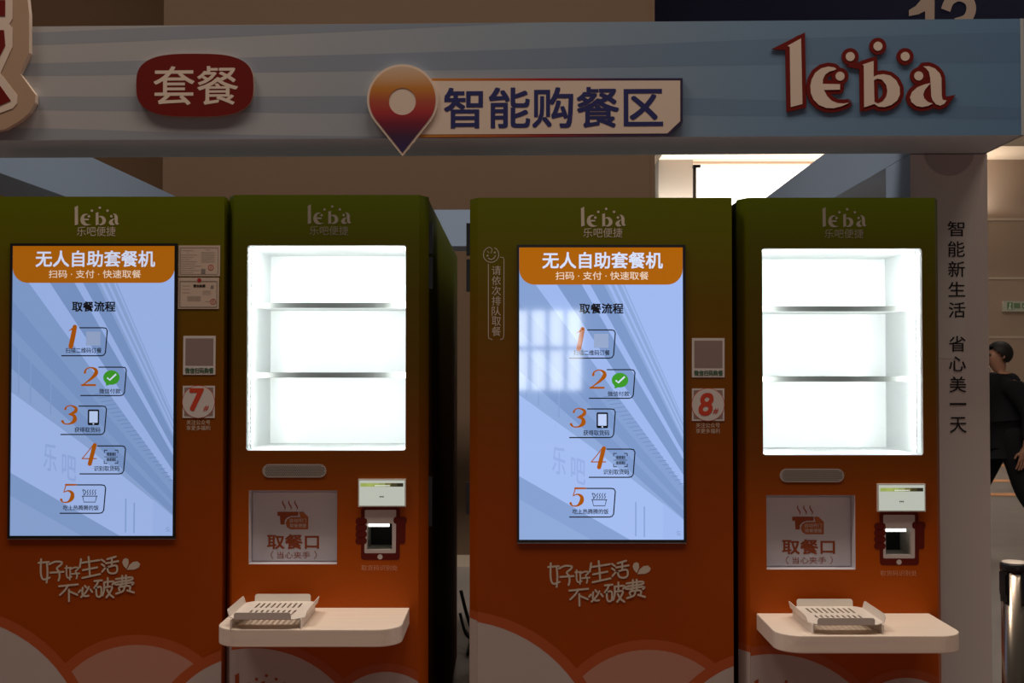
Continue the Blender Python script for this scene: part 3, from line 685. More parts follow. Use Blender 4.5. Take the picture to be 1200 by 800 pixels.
    mb.poly([[(a[0], a[1]), (b[0], a[1]), (b[0], b[1]), (a[0], b[1])], [(c[0], c[1]), (d[0], c[1]), (d[0], d[1]), (c[0], d[1])]], -0.006, 0.0055, m_black)
    mb.stroke([(a[0], a[1] - 0.0015), (b[0], a[1] - 0.0015)], 0.003, -0.003, m_grey, smooth=False); mb.build('screen_bezel', root)
    screen_content(q, dim).build('screen', root)
    mb = MB(); mb.poly([q(810.8, 396), q(849, 396), q(849, 442), q(810.8, 442)], -0.0012, 0.001, m_paper)
    mb.poly([q(813.5, 399), q(846.5, 399), q(846.5, 431), q(813.5, 431)], -0.0015, 0, m_taupe)
    mb.text('微信扫码购餐', (*q(813.3, 440.4), *q(847, 433.6)), -0.0016, m_greenink, bold=0.03)
    tag(mb.build('sticker', root), 'white square sticker with green caption')
    mb = MB(); mb.poly([q(810.8, 455), q(848.8, 455), q(848.8, 493), q(810.8, 493)], -0.0012, 0.001, m_paper)
    mb.poly([q(812.8, 457), q(846.8, 457), q(846.8, 491), q(812.8, 491)], -0.0014, 0, m_taupe)
    mb.poly([q(*p) for p in disc(829.6, 474, 19.6)], -0.0016, 0, m_redink); mb.poly([q(*p) for p in disc(829.6, 474, 18.9)], -0.0020, 0, m_paper)
    if no == 8: mb.text('8', (*q(818.5, 487), *q(836, 460)), -0.0024, m_redink, bold=0.02, shear=0.14)
    else: mb.text('7', (*q(819, 484.8), *q(836, 457.8)), -0.0024, m_redink, bold=0.028, shear=0.05)
    mb.text('#', (*q(835.5, 485), *q(841.8, 478.3)), -0.0024, m_redink, bold=0.01, shear=0.25)
    tag(mb.build('number_badge', root), 'round white badge with red number %d#' % no)
    if no == 7:
        m_cl = mat('certificate_ink', (0.22, 0.19, 0.17), 0.7); m_pp = mat('certificate_paper', (0.56, 0.43, 0.33), 0.6)
        for k, (ya, yb_) in enumerate(((289.3, 325.6), (327.2, 364.2))):
            mb = MB(); xa_, xb_ = 804, 853.3 - k
            mb.poly([q(xa_, ya), q(xb_, ya), q(xb_, yb_), q(xa_, yb_)], -0.0072 if False else -0.0015, 0.0012, m_pp)
            x_, X_, y_, Yx = xa_ + 2.4, xb_ - 2.4, ya + (2.6 if k == 0 else 4.4), yb_ - 2.2
            for sg in ([(x_, y_), (X_, y_)], [(X_, y_), (X_, Yx)], [(X_, Yx), (x_, Yx)], [(x_, Yx), (x_, y_)]): mb.stroke([q(*sg[0]), q(*sg[1])], 0.0014 + 0.0008 * k, -0.0019, m_cl, smooth=False)
            def ln(xs, xe, yy, t=0.0009): mb.stroke([q(xs, yy), q(xe, yy)], t, -0.0019, m_cl, smooth=False)
            if k == 0:
                for i, (xs, xe) in enumerate(((808, 822), (814, 817), (807, 826), (807, 822), (807, 818), (807, 826), (807, 824), (807, 832), (807, 824), (807, 829), (807, 822))): ln(xs, xe, ya + 6 + i * 2.6)
                for i in range(7): ln(831, 847, ya + 8 + i * 1.9)
                ln(836, 842, ya + 5); mb.poly([q(831, 317), q(836, 317), q(836, 322.5), q(831, 322.5)], -0.0019, 0, m_cl)
                cx_, cy_ = 842.5, 315.2
            else:
                mb.poly([q(*p) for p in disc(829, 330.4, 2.5, n=16)], -0.002, 0, mat('emblem_red', (0.38, 0.02, 0.02), 0.5))
                mb.text('营业执照', (*q(822, 338.6), *q(836.3, 335.3)), -0.002, m_ink, bold=0.05)
                for i in range(3): ln(809, 818, 337 + i * 4)
                for i in range(3): ln(833, 843, 343 + i * 2)
                for i in range(5): ln(815, 831, 349.5 + i * 1.3)
                ln(836, 842, 355.5); mb.poly([q(842.5, 336.5), q(846, 336.5), q(846, 340), q(842.5, 340)], -0.0019, 0, m_cl)
                cx_, cy_ = 845.5, 355.5
            mb.stroke([q(*p) for p in disc(cx_, cy_, 3.0, n=20)] + [q(cx_ + 3.0, cy_)], 0.0022, -0.002, mat('stamp_red', (0.5, 0.08, 0.06), 0.6), smooth=False)
            mb.poly([q(*p) for p in disc(cx_, cy_, 0.9, n=8)], -0.002, 0, mat('stamp_red', (0.5, 0.08, 0.06), 0.6))
            tag(mb.build('certificate', root), ('cream certificate sheet with red stamp and dense text' if k == 0 else 'cream licence sheet with red emblem at its top edge'))
        xk, zk = q(617.5, 231.5)
        mb = MB(); mb.tube([(xk - 0.012, 0.3, ztop - 0.004), (xk - 0.010, 0.3, ztop + 0.012), (xk + 0.004, 0.3, ztop + 0.014), (xk + 0.014, 0.3, ztop - 0.004)], 0.003, m_black, n=8); mb.build('lifting_ring', root)
    else:
        for ya, yb_ in ((259, 297), (302, 340), (567, 605)):
            mb = MB(); mb.box(x0 - 0.012, x0 + 0.002, 0.05, 0.075, q(550, yb_)[1], q(550, ya)[1], m_black); mb.build('hinge', root)
        for xk in (583, 602):
            x_, z_ = q(xk, 231); mb = MB(); mb.box(x_, x_ + 0.045, 0.35, 0.39, ztop - 0.004, ztop + 0.016, m_grey); mb.build('mounting_bracket', root)
    return root

def display_cabinet(no, X, Y, dz, label):
    q = shift(mapper(980.5, Y8), dz)
    root = thing('meal_display_cabinet', label, 'display cabinet', (X, Y, 0), 0, 'meal display cabinets')
    x0, x1 = q(867.5, 430)[0], q(1107, 430)[0]; ztop = q(980, 231.5)[1]; zbot = 0.06
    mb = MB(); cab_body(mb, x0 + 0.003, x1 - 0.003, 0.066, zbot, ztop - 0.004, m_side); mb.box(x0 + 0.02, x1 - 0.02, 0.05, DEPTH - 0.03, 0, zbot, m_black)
    mb.build('body', root)
    TH = 0.05; CH = 0.028
    def rect(xa, ya, xb_, yb_): a, b = q(xa, yb_), q(xb_, ya); return a[0], a[1], b[0], b[1]
    win = rect(894.3, 291, 1080, 533); hat = rect(898.5, 580, 1002, 667); sca = rect(1038, 619, 1067.3, 650)
    holes = [rrect(*win, 0.008), [(hat[0], hat[1]), (hat[2], hat[1]), (hat[2], hat[3]), (hat[0], hat[3])], rrect(*sca, 0.003)]
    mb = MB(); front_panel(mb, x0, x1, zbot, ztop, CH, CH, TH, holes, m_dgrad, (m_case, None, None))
    mb.box(x0 + 0.004, x1 - 0.004, TH, TH + 0.014, zbot, win[1] - 0.35, m_gap)
    logo_small(mb, fit_logo(q, 963, 242.5, 1015.3, 266), -0.0006, mat('pale_print_dim', (0.29, 0.25, 0.19), 0.5))
    mb.text('乐吧便捷', (*q(966.3, 279), *q(1011.8, 268.3)), -0.0006, mat('pale_print_dim2', (0.23, 0.20, 0.14), 0.5))
    LIM = (x0 + CH, zbot, x1 - CH, ztop)
    wave(mb, q, LIM, ((1062, 862, 78, m_band), (1062, 862, 68, m_white), (905, 902, 146, m_band), (905, 902, 136, m_white)))
    # the same print runs round the left chamfer
    for za, zb_, m_, e_ in ((756, 764.5, m_band, 0.0004), (764.5, 1000, m_white, 0.0004)):
        a, b = q(870, za)[1], max(q(870, zb_)[1], zbot); k = mb.add([(x0 + CH - e_, -e_, b), (x0 + CH - e_, -e_, a), (x0 - e_, TH - e_, a), (x0 - e_, TH - e_, b)]); mb.face((k, k + 1, k + 2, k + 3), m_)
    logo_small(mb, fit_logo(q, 883, 795, 950, 823.5), -0.0016, m_brownink)
    # phone-in-hand pictogram round the scanner, with its caption
    y = -0.0006
    hole = rrect(*sca, 0.003)
    mb.poly([rrect(*rect(1031, 599.5, 1076.3, 662), 0.010), hole], y, 0, m_maroon)
    for i in range(4): mb.poly([q(*p) for p in rrect(1024.3, 612.3 + i * 7.7, 1037.8, 620.6 + i * 7.7, 3.8)], y - 2e-4, 0, m_maroon)
    mb.poly([[q(*p) for p in rrect(1035, 603, 1072, 654, 1.5)], hole], y - 1e-4, 0, mat('phone_grey_print', (0.52, 0.44, 0.42), 0.5))
    mb.poly([q(*p) for p in rrect(1068.8, 611, 1084.5, 619.5, 3.5)], y - 2e-4, 0, m_maroon); mb.poly([q(*p) for p in rrect(1073.5, 613, 1083, 643, 2.5)], y - 2.4e-4, 0, m_maroon)
    mb.poly([q(*p) for p in disc(1053.5, 658.4, 3.0)], y - 2e-4, 0, mat('phone_grey_print', (0.52, 0.44, 0.42), 0.5))
    mb.text('取货码识别处', (*q(1031.5, 674.6), *q(1074.5, 668)), y, mat('caption_print', (0.60, 0.26, 0.14), 0.5))
    mb.build('front_panel', root)
    # lit showcase
    CD = 0.30
    mb = MB(); mb.inbox(win[0], win[2], TH, TH + CD, win[1], win[3], m_case, m_caseback); mb.build('showcase_lining', root)
    for sx in (win[0], win[2]):
        s_ = 1 if sx == win[0] else -1
        mb = MB(); n = 44
        mb.box(sx, sx + s_ * 0.002, TH + 0.004, TH + 0.022, win[1] + 0.004, win[3] - 0.004, m_case)
        for i in range(n):
            z = win[1] + 0.02 + (win[3] - win[1] - 0.04) * i / (n - 1)
            mb.box(min(sx + s_ * 0.002, sx + s_ * 0.005), max(sx + s_ * 0.002, sx + s_ * 0.005), TH + 0.008, TH + 0.018, z - 0.004, z + 0.004, m_led)
        mb.build('led_strip', root)
        area('showcase_lamp', (sx + s_ * 0.008, TH + 0.013, (win[1] + win[3]) / 2), (sx + s_ * 0.3, TH + 0.20, (win[1] + win[3]) / 2), 0.02, win[3] - win[1] - 0.03, LAMP, (0.93, 1.0, 0.97), root)
    area('showcase_lamp', ((win[0] + win[2]) / 2, TH + 0.05, win[3] - 0.006), ((win[0] + win[2]) / 2, TH + 0.10, win[1]), win[2] - win[0] - 0.04, 0.02, LAMP * 0.45, (0.93, 1.0, 0.97), root)
    for ya, yb_ in ((357, 363.2), (441, 447.4)):
        za, zb_ = q(980, yb_)[1], q(980, ya)[1]
        mb = MB(); mb.box(win[0] + 0.002, win[2] - 0.002, TH + 0.034, TH + CD - 0.002, za + 0.004, zb_ - 0.002, m_case)
        mb.box(win[0] + 0.008, win[2] - 0.008, TH + 0.030, TH + 0.034, za, zb_, m_bar); mb.build('display_shelf', root)
    mb = MB(); mb.box(win[0] + 0.0005, win[2] - 0.0005, 0.012, 0.016, win[1] + 0.0005, win[3] - 0.0005, glass_mat()); mb.build('glass_pane', root)
    # speaker grille
    mb = MB(); r = rect(913.7, 549, 989, 564.7)
    mb.poly(rrect(*r, (r[3] - r[1]) / 2 - 1e-4), -0.002, 0.0018, mat('grille_grey', (0.33, 0.285, 0.25), 0.5))
    m_hole = mat('grille_hole', (0.02, 0.014, 0.012), 0.8)
    for j in range(7):
        for i in range(33):
            x = 917.5 + i * 2.15 + (1.07 if j % 2 else 0); yy = 551.3 + j * 1.85
            if abs(yy - 556.8) > 4 and (x < 919.5 or x > 983.5): continue
            if x < 987: mb.poly([q(*p) for p in disc(x, yy, 0.74, n=6)], -0.0022, 0, m_hole)
    tag(mb.build('speaker_grille', root), 'grey perforated oval speaker grille')
    # pick-up hatch: white niche with a lettered flap
    mb = MB(); HD = 0.046
    mb.inbox(hat[0], hat[2], 0.0, HD, hat[1], hat[3], m_hatch); fr = mb.build('pickup_hatch', root)
    mb = MB(); y = HD - 0.004
    s_ = 1 + HD / Y8                     # things sit deeper, so spread them about the view axis
    def qd(px, py): return q(600 + (px - 600) * s_ - (0 if no == 8 else -0), 430 + (py - 430) * s_) if no == 8 else q(px + 0.6, 430 + (py - 430) * s_)
    mb.box(hat[0] + 0.003, hat[2] - 0.003, y, HD - 0.001, hat[1] + 0.004, hat[3] - 0.012, m_hatch)
    y -= 0.0006
    mb.text('取餐口', (*qd(916, 649), *qd(978, 631.5)), y, m_brownink, bold=0.02)
    mb.text('当心夹手', (*qd(928, 660), *qd(967.5, 652)), y, m_brownink)
    mb.stroke([qd(923.5, 651), qd(920.8, 655.8), qd(923.5, 660.6)], 0.0018, y, m_brownink); mb.stroke([qd(972.5, 651), qd(975.2, 655.8), qd(972.5, 660.6)], 0.0018, y, m_brownink)
    for x in (935, 942.3, 949.6): mb.stroke([qd(x, 591.3), qd(x - 1, 594), qd(x + 0.8, 597.5), qd(x + 2.2, 600), qd(x + 1.4, 602.8)], [0.001, 0.0034, 0.0040, 0.0034, 0.001], y, m_brownink)
    mb.poly([qd(*p) for p in ((928, 605), (953, 605), (953, 609.8), (945, 609.8), (940, 611.5), (937, 615), (936.8, 620), (931.8, 620), (931, 609.8), (928, 609.8))], y, 0, m_brownink)
    mb.poly([qd(*p) for p in ((944, 611.2), (955.5, 611.2), (954, 607), (954, 605), (958.5, 605), (965, 611), (965, 625.6), (944, 625.6), (939.5, 623), (938, 618.5), (939.5, 614))], y - 1e-4, 0, mat('brown_ink_light', (0.40, 0.10, 0.022), 0.5))
    mb.text('自动开门', (*qd(943, 617.5), *qd(962.5, 613)), y - 3e-4, m_paper); mb.text('取餐便捷', (*qd(943, 623.5), *qd(962.5, 619)), y - 3e-4, m_paper)
    mb.build('lettered_flap', fr)
    # payment display
    mb = MB(); r = rect(1027.5, 566.3, 1083.2, 599)
    mb.box(r[0], r[2], -0.010, 0, r[1], r[3], mat('silver_frame', (0.75, 0.73, 0.68), 0.35)); fr = mb.build('payment_display', root)
    mb = MB(); g = lambda n, a, b, c: mat('pay_' + n, (0.02, 0.02, 0.02), 0.15, 0, 0.5, emit=srgb(a, b, c))
    r2 = rect(1029, 568, 1081.8, 597.5)
    mb.box(r2[0], r2[2], -0.0112, -0.0098, r2[1], r2[3], g('white', 182, 186, 174))
    for i, cc in enumerate(((150, 165, 84), (160, 172, 92), (152, 164, 88), (140, 148, 86), (104, 100, 52), (62, 58, 30), (36, 33, 20))):
        xa_ = 1030 + i * 7.2; mb.poly([q(xa_, 571), q(xa_ + 7.2, 571), q(xa_ + 7.2, 575.2), q(xa_, 575.2)], -0.0114, 0, g('strip%d' % i, *cc))
    for i in range(9): mb.poly([q(1047 + i * 2, 573.2), q(1048.4 + i * 2, 573.2), q(1048.4 + i * 2, 574.6), q(1047 + i * 2, 574.6)], -0.0116, 0, g('glint', 225, 228, 215))
    for i in range(3): mb.poly([q(1052.6 + i * 1.8, 586.2), q(1054 + i * 1.8, 586.2), q(1054 + i * 1.8, 587.8), q(1052.6 + i * 1.8, 587.8)], -0.0114, 0, g('ink', 60, 60, 56))
    tag(mb.build('screen', fr), 'small lit screen with a green strip')
    # code scanner niche
    mb = MB(); m_sc = mat('scanner_dark', (0.055, 0.05, 0.045), 0.4)
    mb.inbox(sca[0], sca[2], 0.0, 0.10, sca[1], sca[3], mat('scanner_wall', (0.34, 0.31, 0.27), 0.5), m_gap); fr = mb.build('code_scanner', root)
    mb = MB()
    for i in range(5):
        w_ = (sca[2] - sca[0] - 0.012) / 5; mb.box(sca[0] + 0.003 + i * w_, sca[0] + 0.0015 + (i + 1) * w_, 0.012, 0.016, sca[3] - 0.012, sca[3] - 0.003, m_ledw)
    mb.build('light_bar', fr)
    # counter shelf: rounded front corners
    zt_, zb_ = HC - 0.7815 + dz * 1.0, HC - 0.7815 - 0.0525 + dz
    xa_, xb_ = win[0] - 0.024, win[2] + 0.014; D_ = 0.295; rr = 0.075
    lp = [(xa_, 0), (xb_, 0)] + [(xb_ - rr + rr * math.cos(R(t)), -D_ + rr - rr * math.sin(R(t))) for t in range(0, 91, 9)] + [(xa_ + rr - rr * math.sin(R(t)), -D_ + rr - rr * math.cos(R(t))) for t in range(0, 91, 9)]
    mb = MB(); mb.plan([(x, y - 0.0005) for x, y in lp], zb_, zt_, m_lam); o = mb.build('counter_shelf', root, bevel=0.003)
    for p in o.data.polygons: p.use_smooth = False
    tag(o, 'cream laminate counter shelf with rounded corners')
    if no == 7:
        for ya, yb_ in ((262, 299), (303, 341), (566, 625)):
            mb = MB(); mb.box(x1 - 0.002, x1 + 0.012, 0.052, 0.078, q(1099, yb_)[1], q(1099, ya)[1], m_black); mb.build('hinge', root)
    else:
        x_ = q(1041, 231)[0]; mb = MB(); mb.box(x_, x_ + 0.05, 0.3, 0.36, ztop - 0.004, ztop + 0.008, m_grey); mb.build('mounting_bracket', root)
    return root, zt_
LAMP = 2.7

X8o = P(704.5, 430, Y8).x; X8d = P(980.5, 430, Y8).x
Y7 = 3.575
q8 = mapper(704.5, Y8)
X7o = P(12.0 + 1.7, 460, Y7).x - q8(608.5, 460)[0]
q8d = mapper(980.5, Y8)
X7d = (P(289, 410, Y7).x + P(476, 410, Y7).x) / 2 - (q8d(894.3, 410)[0] + q8d(1080, 410)[0]) / 2
order_kiosk(8, X8o, Y8, 0.0, 1.0, 'green to orange ordering kiosk with smiley queue notice and 8# badge')
order_kiosk(7, X7o, Y7, 0.008, 0.86, 'green to orange ordering kiosk with two certificates and 7# badge')
d8, s8 = display_cabinet(8, X8d, Y8, 0.0, 'meal display cabinet with glowing empty shelves beside the white lettered pillar')
d7, s7 = display_cabinet(7, X7d, Y7 - 0.006, 0.0125, 'meal display cabinet with glowing empty shelves between the 7# and 8# ordering kiosks')

# ------------------------------------------------------------------ trays on the counters
def tray(X, Y, z, label):
    root = thing('meal_tray', label, 'tray', (X, Y, z), 0, 'slotted trays on the counters')
    w, d, h, t = 0.112, 0.125, 0.030, 0.002
    mb = MB()
    slots = []
    for y_, L in ((0.064, 0.066), (-0.034, 0.066)):
        for i in range(9):
            x = -0.066 + i * 0.0165; slots.append([(x - 0.0035, y_ - L / 2), (x + 0.0035, y_ - L / 2), (x + 0.0035, y_ + L / 2), (x - 0.0035, y_ + L / 2)])
    loops = [ccw([(-w + 0.03, -d), (w - 0.03, -d), (w, -d + 0.03), (w, d - 0.02), (w - 0.02, d), (-w + 0.02, d), (-w, d - 0.02), (-w, -d + 0.03)])] + [ccw(s)[::-1] for s in slots]
    flat = [p for l in loops for p in l]; tri = tessellate_polygon([[Vector((x, y, 0)) for x, y in l] for l in loops])
    kt = mb.add([(x, y, h) for x, y in flat]); kb = mb.add([(x, y, h - t) for x, y in flat])
    for q_ in tri:
        a, b, c = (flat[i] for i in q_); ar = (b[0] - a[0]) * (c[1] - a[1]) - (c[0] - a[0]) * (b[1] - a[1])
        qq = q_ if ar > 0 else q_[::-1]
        mb.face([kt + i for i in qq], m_traym); mb.face([kb + i for i in qq[::-1]], m_traym)
    o = 0
    for l in loops:
        n = len(l)
        for i in range(n): j = (i + 1) % n; mb.face((kt + o + i, kb + o + i, kb + o + j, kt + o + j), m_traym)
        o += n
    mb.build('slotted_plate', root)
    def lip(name, pts):
        mb = MB(); k = mb.add(pts); n = len(pts)
        a, b, c = Vector(pts[0]), Vector(pts[1]), Vector(pts[2]); nn = (b - a).cross(c - a).normalized() * t
        k2 = mb.add([Vector(p) + nn for p in pts])
        mb.face([k + i for i in range(n)], m_traym); mb.face([k2 + i for i in range(n)][::-1], m_traym)
        for i in range(n): j = (i + 1) % n; mb.face((k + i, k2 + i, k2 + j, k + j), m_traym)
        mb.build(name, root)
    def tab(a, b, rise, out, r=0.008):     # upright tab between a and b, rounded upper corners
        a, b = Vector((*a, h)), Vector((*b, h)); u = (b - a).normalized(); up = Vector((out[0], out[1], rise))
        L = (b - a).length; pts = [a, b]
        for s_, base in ((1, b), (-1, a)):
            ang = [0, 30, 60, 90] if s_ == 1 else [90, 60, 30, 0]
            for t_ in ang:
                pts.append(base + up * ((rise - r + r * math.sin(R(t_))) / rise) - u * s_ * (r - r * math.cos(R(t_))))
        return pts
    lip('front_lip', tab((-0.092, -d), (0.092 - 0.016, -d), 0.020, (0, -0.001)))
    lip('back_lip', tab((0.088, d - 0.002), (-0.088, d - 0.002), 0.023, (0, 0.002)))
    lip('side_wing', tab((-w, d - 0.02), (-w, -d + 0.03), 0.022, (-0.006, 0)))
    lip('side_wing', tab((w, -d + 0.03), (w, d - 0.02), 0.022, (0.006, 0)))
    mb = MB()
    for s_ in (-1, 1): mb.box(min(s_ * 0.104, s_ * 0.101), max(s_ * 0.104, s_ * 0.101), -d + 0.004, d - 0.01, 0, h - t, m_traym)
    mb.box(-0.101, 0.101, d - 0.014, d - 0.011, 0, h - t, m_traym)
    mb.build('base', root)
    return root
yt = 3.392
tray(P(979, 735, yt).x, yt - 0.01, s8, 'cream slotted metal tray on the counter of the cabinet by the pillar')
tray(P(321, 730, yt).x, yt + 0.005, s7, 'cream slotted metal tray on the counter nearest the 7# kiosk')

# cables hanging between the two machines
mb = MB(); m_cab = mat('cable_rubber', (0.01, 0.01, 0.01), 0.5)
mb.tube([(-0.262, 5.70, 0.36), (-0.238, 5.68, 0.27), (-0.215, 5.66, 0.20), (-0.20, 5.70, 0.14), (-0.215, 5.76, 0.05), (-0.23, 5.80, 0.013), (-0.22, 6.2, 0.012)], 0.009, m_cab)
mb.tube([(-0.275, 5.90, 0.20), (-0.245, 5.88, 0.10), (-0.205, 5.92, 0.05), (-0.20, 6.0, 0.012), (-0.26, 6.3, 0.012)], 0.008, m_cab)
tag(mb.build('power_cable'), 'black power cable hanging in the dark gap between the machines', 'cable')

# ------------------------------------------------------------------ belt post
YP = 3.10
root = thing('stanchion_post', 'chrome belt barrier post with black belt clips at the right edge', 'barrier post', (P(1189.5, 700, YP).x, YP, 0), R(22))
zt_ = P(1189, 659, YP).z
mb = MB(); mb.lathe([(0.17, 0), (0.17, 0.012), (0.15, 0.024), (0.045, 0.034), (0.036, 0.05)], m_black); mb.build('base', root)
mb = MB(); mb.lathe([(0.036, 0.05), (0.036, zt_ - 0.022)], m_chrome); mb.build('pole', root)
mb = MB(); mb.lathe([(0.0375, zt_ - 0.022), (0.0385, zt_ - 0.020), (0.0385, zt_ - 0.003), (0.036, zt_)], m_black); mb.build('collar', root)
mb = MB(); mb.lathe([(0.034, zt_), (0.033, zt_ + 0.003), (0.01, zt_ + 0.004)], mat('cap_satin', (0.85, 0.74, 0.64), 0.5, 0.2)); mb.build('cap', root)
m_belt = mat('blue_belt', (0.03, 0.09, 0.30), 0.6)
for i, a in enumerate((0, 90, 180, 270)):
    c_, s_ = math.cos(R(a)), math.sin(R(a)); mb = MB()
    def bxr(r0, r1, hw, z0, z1, m):
        k = mb.add([(r * c_ - t * s_, r * s_ + t * c_, z) for z in (z0, z1) for r, t in ((r0, -hw), (r1, -hw), (r1, hw), (r0, hw))])
        for f in ((0, 3, 2, 1), (4, 5, 6, 7), (0, 1, 5, 4), (1, 2, 6, 5), (2, 3, 7, 6), (3, 0, 4, 7)): mb.face([k + j for j in f], m)
    bxr(0.033, 0.041, 0.012, zt_ - 0.105, zt_ - 0.022, m_black); bxr(0.041, 0.046, 0.010, zt_ - 0.085, zt_ - 0.03, m_belt if a == 270 else m_black)
    mb.build('belt_clip', root)

# ------------------------------------------------------------------ walking person
def skinned(name, nodes, edges, m, parent=None, rootv=0, levels=2):
    names = list(nodes); me = bpy.data.meshes.new(name)
    me.from_pydata([nodes[n][0] for n in names], [(names.index(a), names.index(b)) for a, b in edges], [])
    o = bpy.data.objects.new(name, me); C.objects.link(o)
    o.modifiers.new('skin', 'SKIN'); me.skin_vertices or me.attributes
    sv = me.skin_vertices[0].data if me.skin_vertices else None
    for i, n in enumerate(names):
        r = nodes[n][1]; sv[i].radius = (r, r) if isinstance(r, (int, float)) else r
        sv[i].use_root = (i == rootv)
    sd = o.modifiers.new('smooth', 'SUBSURF'); sd.levels = levels; sd.render_levels = levels
    dg = bpy.context.evaluated_depsgraph_get(); dg.update()
    nm = bpy.data.meshes.new_from_object(o.evaluated_get(dg)); nm.name = name
    o.modifiers.clear(); o.data = nm; nm.materials.clear(); nm.materials.append(m)
    for p in nm.polygons: p.use_smooth = True
    if parent: o.parent = parent
    return o
def build_person():
    YH = 8.9; x = P(1176, 430, YH).x
    m_skin = mat('skin', (0.32, 0.16, 0.10), 0.5); m_cloth = mat('black_cloth', (0.012, 0.012, 0.014), 0.9, 0, 0.1); m_hair = mat('black_hair', (0.01, 0.008, 0.007), 0.6)
    N = {}; Ed = []
    def chain(*names): Ed.extend(zip(names[:-1], names[1:]))
    # faces -x (walking towards the booth side); y: -0.1 is the side nearest the camera
    N['pelvis'] = ((0, 0, 0.93), (0.15, 0.11)); N['waist'] = ((-0.01, 0, 1.06), (0.14, 0.10)); N['chest'] = ((-0.02, 0, 1.25), (0.16, 0.115)); N['collar'] = ((-0.015, 0, 1.39), (0.10, 0.085))
    N['neck'] = ((-0.03, 0, 1.46), 0.052); N['jaw'] = ((-0.05, 0, 1.525), (0.060, 0.068)); N['skull'] = ((-0.045, 0, 1.60), (0.078, 0.098)); N['crown'] = ((-0.035, 0, 1.655), (0.058, 0.070))
    N['nose'] = ((-0.150, 0, 1.575), 0.012); N['nose_root'] = ((-0.125, 0, 1.582), 0.016)
    chain('pelvis', 'waist', 'chest', 'collar', 'neck', 'jaw', 'skull', 'crown'); chain('skull', 'nose_root', 'nose')
    for s, sy in (('n', -1), ('f', 1)):
        sw = 1 if s == 'n' else -1      # near arm swings back, far arm forward
        N['shoulder_' + s] = ((0.0, 0.17 * sy, 1.38), 0.058); N['elbow_' + s] = ((0.10 * sw + 0.01, 0.225 * sy, 1.12), 0.043); N['wrist_' + s] = ((0.13 * sw - 0.06, 0.23 * sy, 0.88), 0.028)
        N['palm_' + s] = ((0.13 * sw - 0.085, 0.228 * sy, 0.815), (0.020, 0.034))
        chain('collar', 'shoulder_' + s, 'elbow_' + s, 'wrist_' + s, 'palm_' + s)
        px, pz = 0.13 * sw - 0.085, 0.815
        for k, (dx_, ln) in enumerate(((-0.030, 0.070), (-0.010, 0.080), (0.010, 0.075), (0.029, 0.060))):
            a, b, c = 'f%d_%s' % (k, s), 'g%d_%s' % (k, s), 'h%d_%s' % (k, s)
            N[a] = ((px + dx_, 0.226 * sy, pz - 0.045), 0.009); N[b] = ((px + dx_ - 0.006, 0.218 * sy, pz - 0.045 - ln * 0.5), 0.0085); N[c] = ((px + dx_ - 0.018, 0.204 * sy, pz - 0.045 - ln), 0.007)
            chain('palm_' + s, a, b, c)
        N['t0_' + s] = ((px - 0.040, 0.215 * sy, pz + 0.005), 0.010); N['t1_' + s] = ((px - 0.058, 0.205 * sy, pz - 0.035), 0.008); chain('palm_' + s, 't0_' + s, 't1_' + s)
    legs = {'n': ((0.03, -0.095, 0.88), (0.12, -0.10, 0.50), (0.36, -0.10, 0.13), (0.28, -0.10, 0.035)), 'f': ((-0.02, 0.095, 0.88), (-0.20, 0.10, 0.49), (-0.32, 0.10, 0.09), (-0.44, 0.10, 0.035))}
    for s, (h, kn, an, to) in legs.items():
        N['hip_' + s] = (h, 0.092); N['knee_' + s] = (kn, 0.062); N['calf_' + s] = (tuple(0.65 * a + 0.35 * b + (0.015 if i == 0 else 0) for i, (a, b) in enumerate(zip(kn, an))), 0.058); N['ankle_' + s] = (an, 0.038); N['toe_' + s] = (to, 0.03)
        chain('pelvis', 'hip_' + s, 'knee_' + s, 'calf_' + s, 'ankle_' + s, 'toe_' + s)
    body = skinned('person', N, Ed, m_skin)
    body.location = (x, YH, 0); body.rotation_euler = (0, 0, 0)
    tag(body, 'person in black shirt and trousers walking past behind the pillar', 'person')
    def sub(name, keys, edges, grow, m, over=None):
        n2 = {}
        for k in keys:
            if k not in N: continue
            p, r = N[k]; n2[k] = (p, tuple(a + grow for a in r) if isinstance(r, tuple) else r + grow)
        n2.update(over or {})
        return skinned(name, n2, edges, m, body)
    sh = ['pelvis', 'waist', 'chest', 'collar', 'neckband', 'hem']; e2 = [('collar', 'neckband'), ('hem', 'pelvis'), ('pelvis', 'waist'), ('waist', 'chest'), ('chest', 'collar')]
    for s in 'nf':
        sh += ['shoulder_' + s, 'elbow_' + s, 'wrist_' + s]; e2 += [('collar', 'shoulder_' + s), ('shoulder_' + s, 'elbow_' + s), ('elbow_' + s, 'wrist_' + s)]
    sub('shirt', sh, e2, 0.022, m_cloth, {'shoulder_n': (N['shoulder_n'][0], 0.094), 'shoulder_f': (N['shoulder_f'][0], 0.094), 'neckband': ((-0.022, 0, 1.445), 0.072), 'hem': ((0.0, 0, 0.86), (0.165, 0.125)), **{'wrist_' + s: ((N['wrist_' + s][0][0], N['wrist_' + s][0][1], N['wrist_' + s][0][2] + 0.03), 0.046) for s in 'nf'}})
    tr = ['pelvis', 'waist']; e3 = [('pelvis', 'waist')]
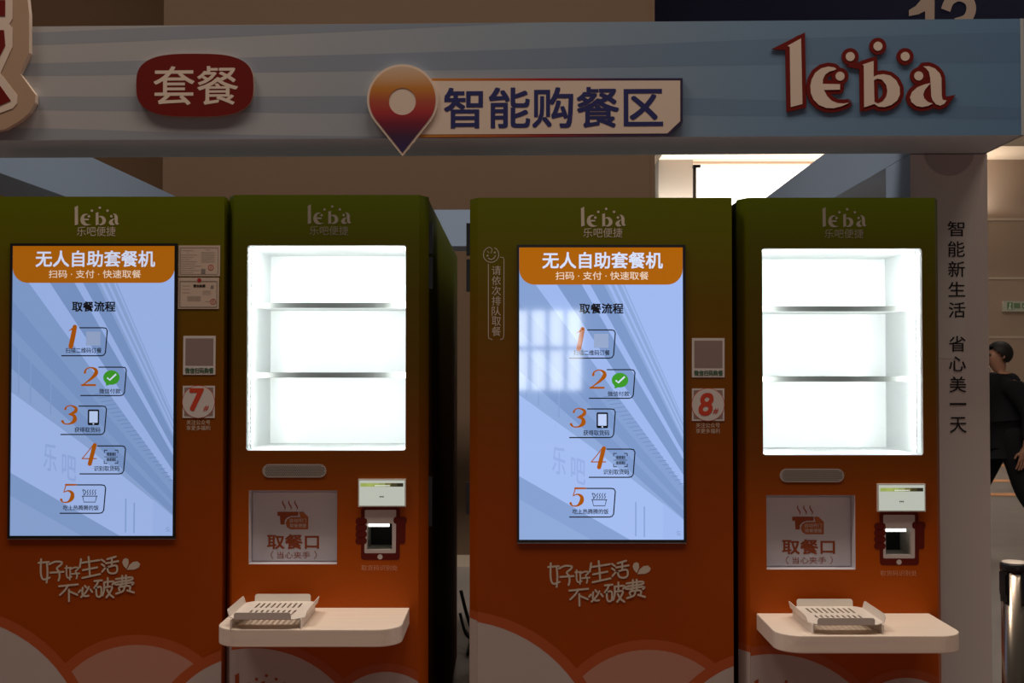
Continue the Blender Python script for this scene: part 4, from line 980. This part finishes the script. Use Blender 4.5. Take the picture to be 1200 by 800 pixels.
    for s in 'nf':
        tr += ['hip_' + s, 'knee_' + s, 'calf_' + s, 'ankle_' + s]; e3 += [('pelvis', 'hip_' + s), ('hip_' + s, 'knee_' + s), ('knee_' + s, 'calf_' + s), ('calf_' + s, 'ankle_' + s)]
    sub('trousers', tr, e3, 0.024, m_cloth)
    for s in 'nf':
        a, t = legs[s][2], legs[s][3]
        skinned('shoe', {'heel': ((a[0] + 0.03, a[1], max(a[2] - 0.03, 0.045)), 0.042), 'mid': (((a[0] + t[0]) / 2, a[1], (a[2] + t[2]) / 2 - 0.0), 0.046), 'toe': ((t[0] - 0.06, t[1], 0.045), (0.042, 0.034))}, [('heel', 'mid'), ('mid', 'toe')], m_black, body)
    mb = MB(); nu, nv = 28, 18; cx_, cz_ = -0.030, 1.612
    grid = [[Vector((cx_ + 0.104 * math.sin(math.pi * v / nv) * math.cos(2 * math.pi * u / nu), 0.094 * math.sin(math.pi * v / nv) * math.sin(2 * math.pi * u / nu), cz_ + 0.098 * math.cos(math.pi * v / nv))) for u in range(nu)] for v in range(nv + 1)]
    k = mb.add([p for row in grid for p in row])
    for v in range(nv):
        for u in range(nu):
            ids = [v * nu + u, (v + 1) * nu + u, (v + 1) * nu + (u + 1) % nu, v * nu + (u + 1) % nu]
            c_ = sum((grid[i_ // nu][i_ % nu] for i_ in ids), Vector()) / 4
            if (c_.z - cz_) > -0.075 + max(0, -(c_.x - cx_) + 0.02) * 1.25: mb.face([k + i_ for i_ in ids], m_hair, True)
    mb.build('hair', body)
    for sy in (-1, 1):
        skinned('ear', {'a': ((-0.030, 0.082 * sy, 1.60), 0.012), 'b': ((-0.035, 0.082 * sy, 1.565), 0.008)}, [('a', 'b')], m_skin, body)
        mb = MB(); mb.lathe([(0.002, 1.588), (0.009, 1.592), (0.010, 1.598), (0.008, 1.604), (0.002, 1.607)], mat('eye_dark', (0.03, 0.02, 0.02), 0.3), cx=-0.121, cy=0.034 * sy, n=12); mb.build('eye', body)
    mb = MB(); mb.tube([(-0.112, -0.022, 1.532), (-0.121, 0, 1.533), (-0.112, 0.022, 1.532)], 0.005, mat('lips', (0.28, 0.09, 0.07), 0.5), n=8); mb.build('mouth', body)
build_person()
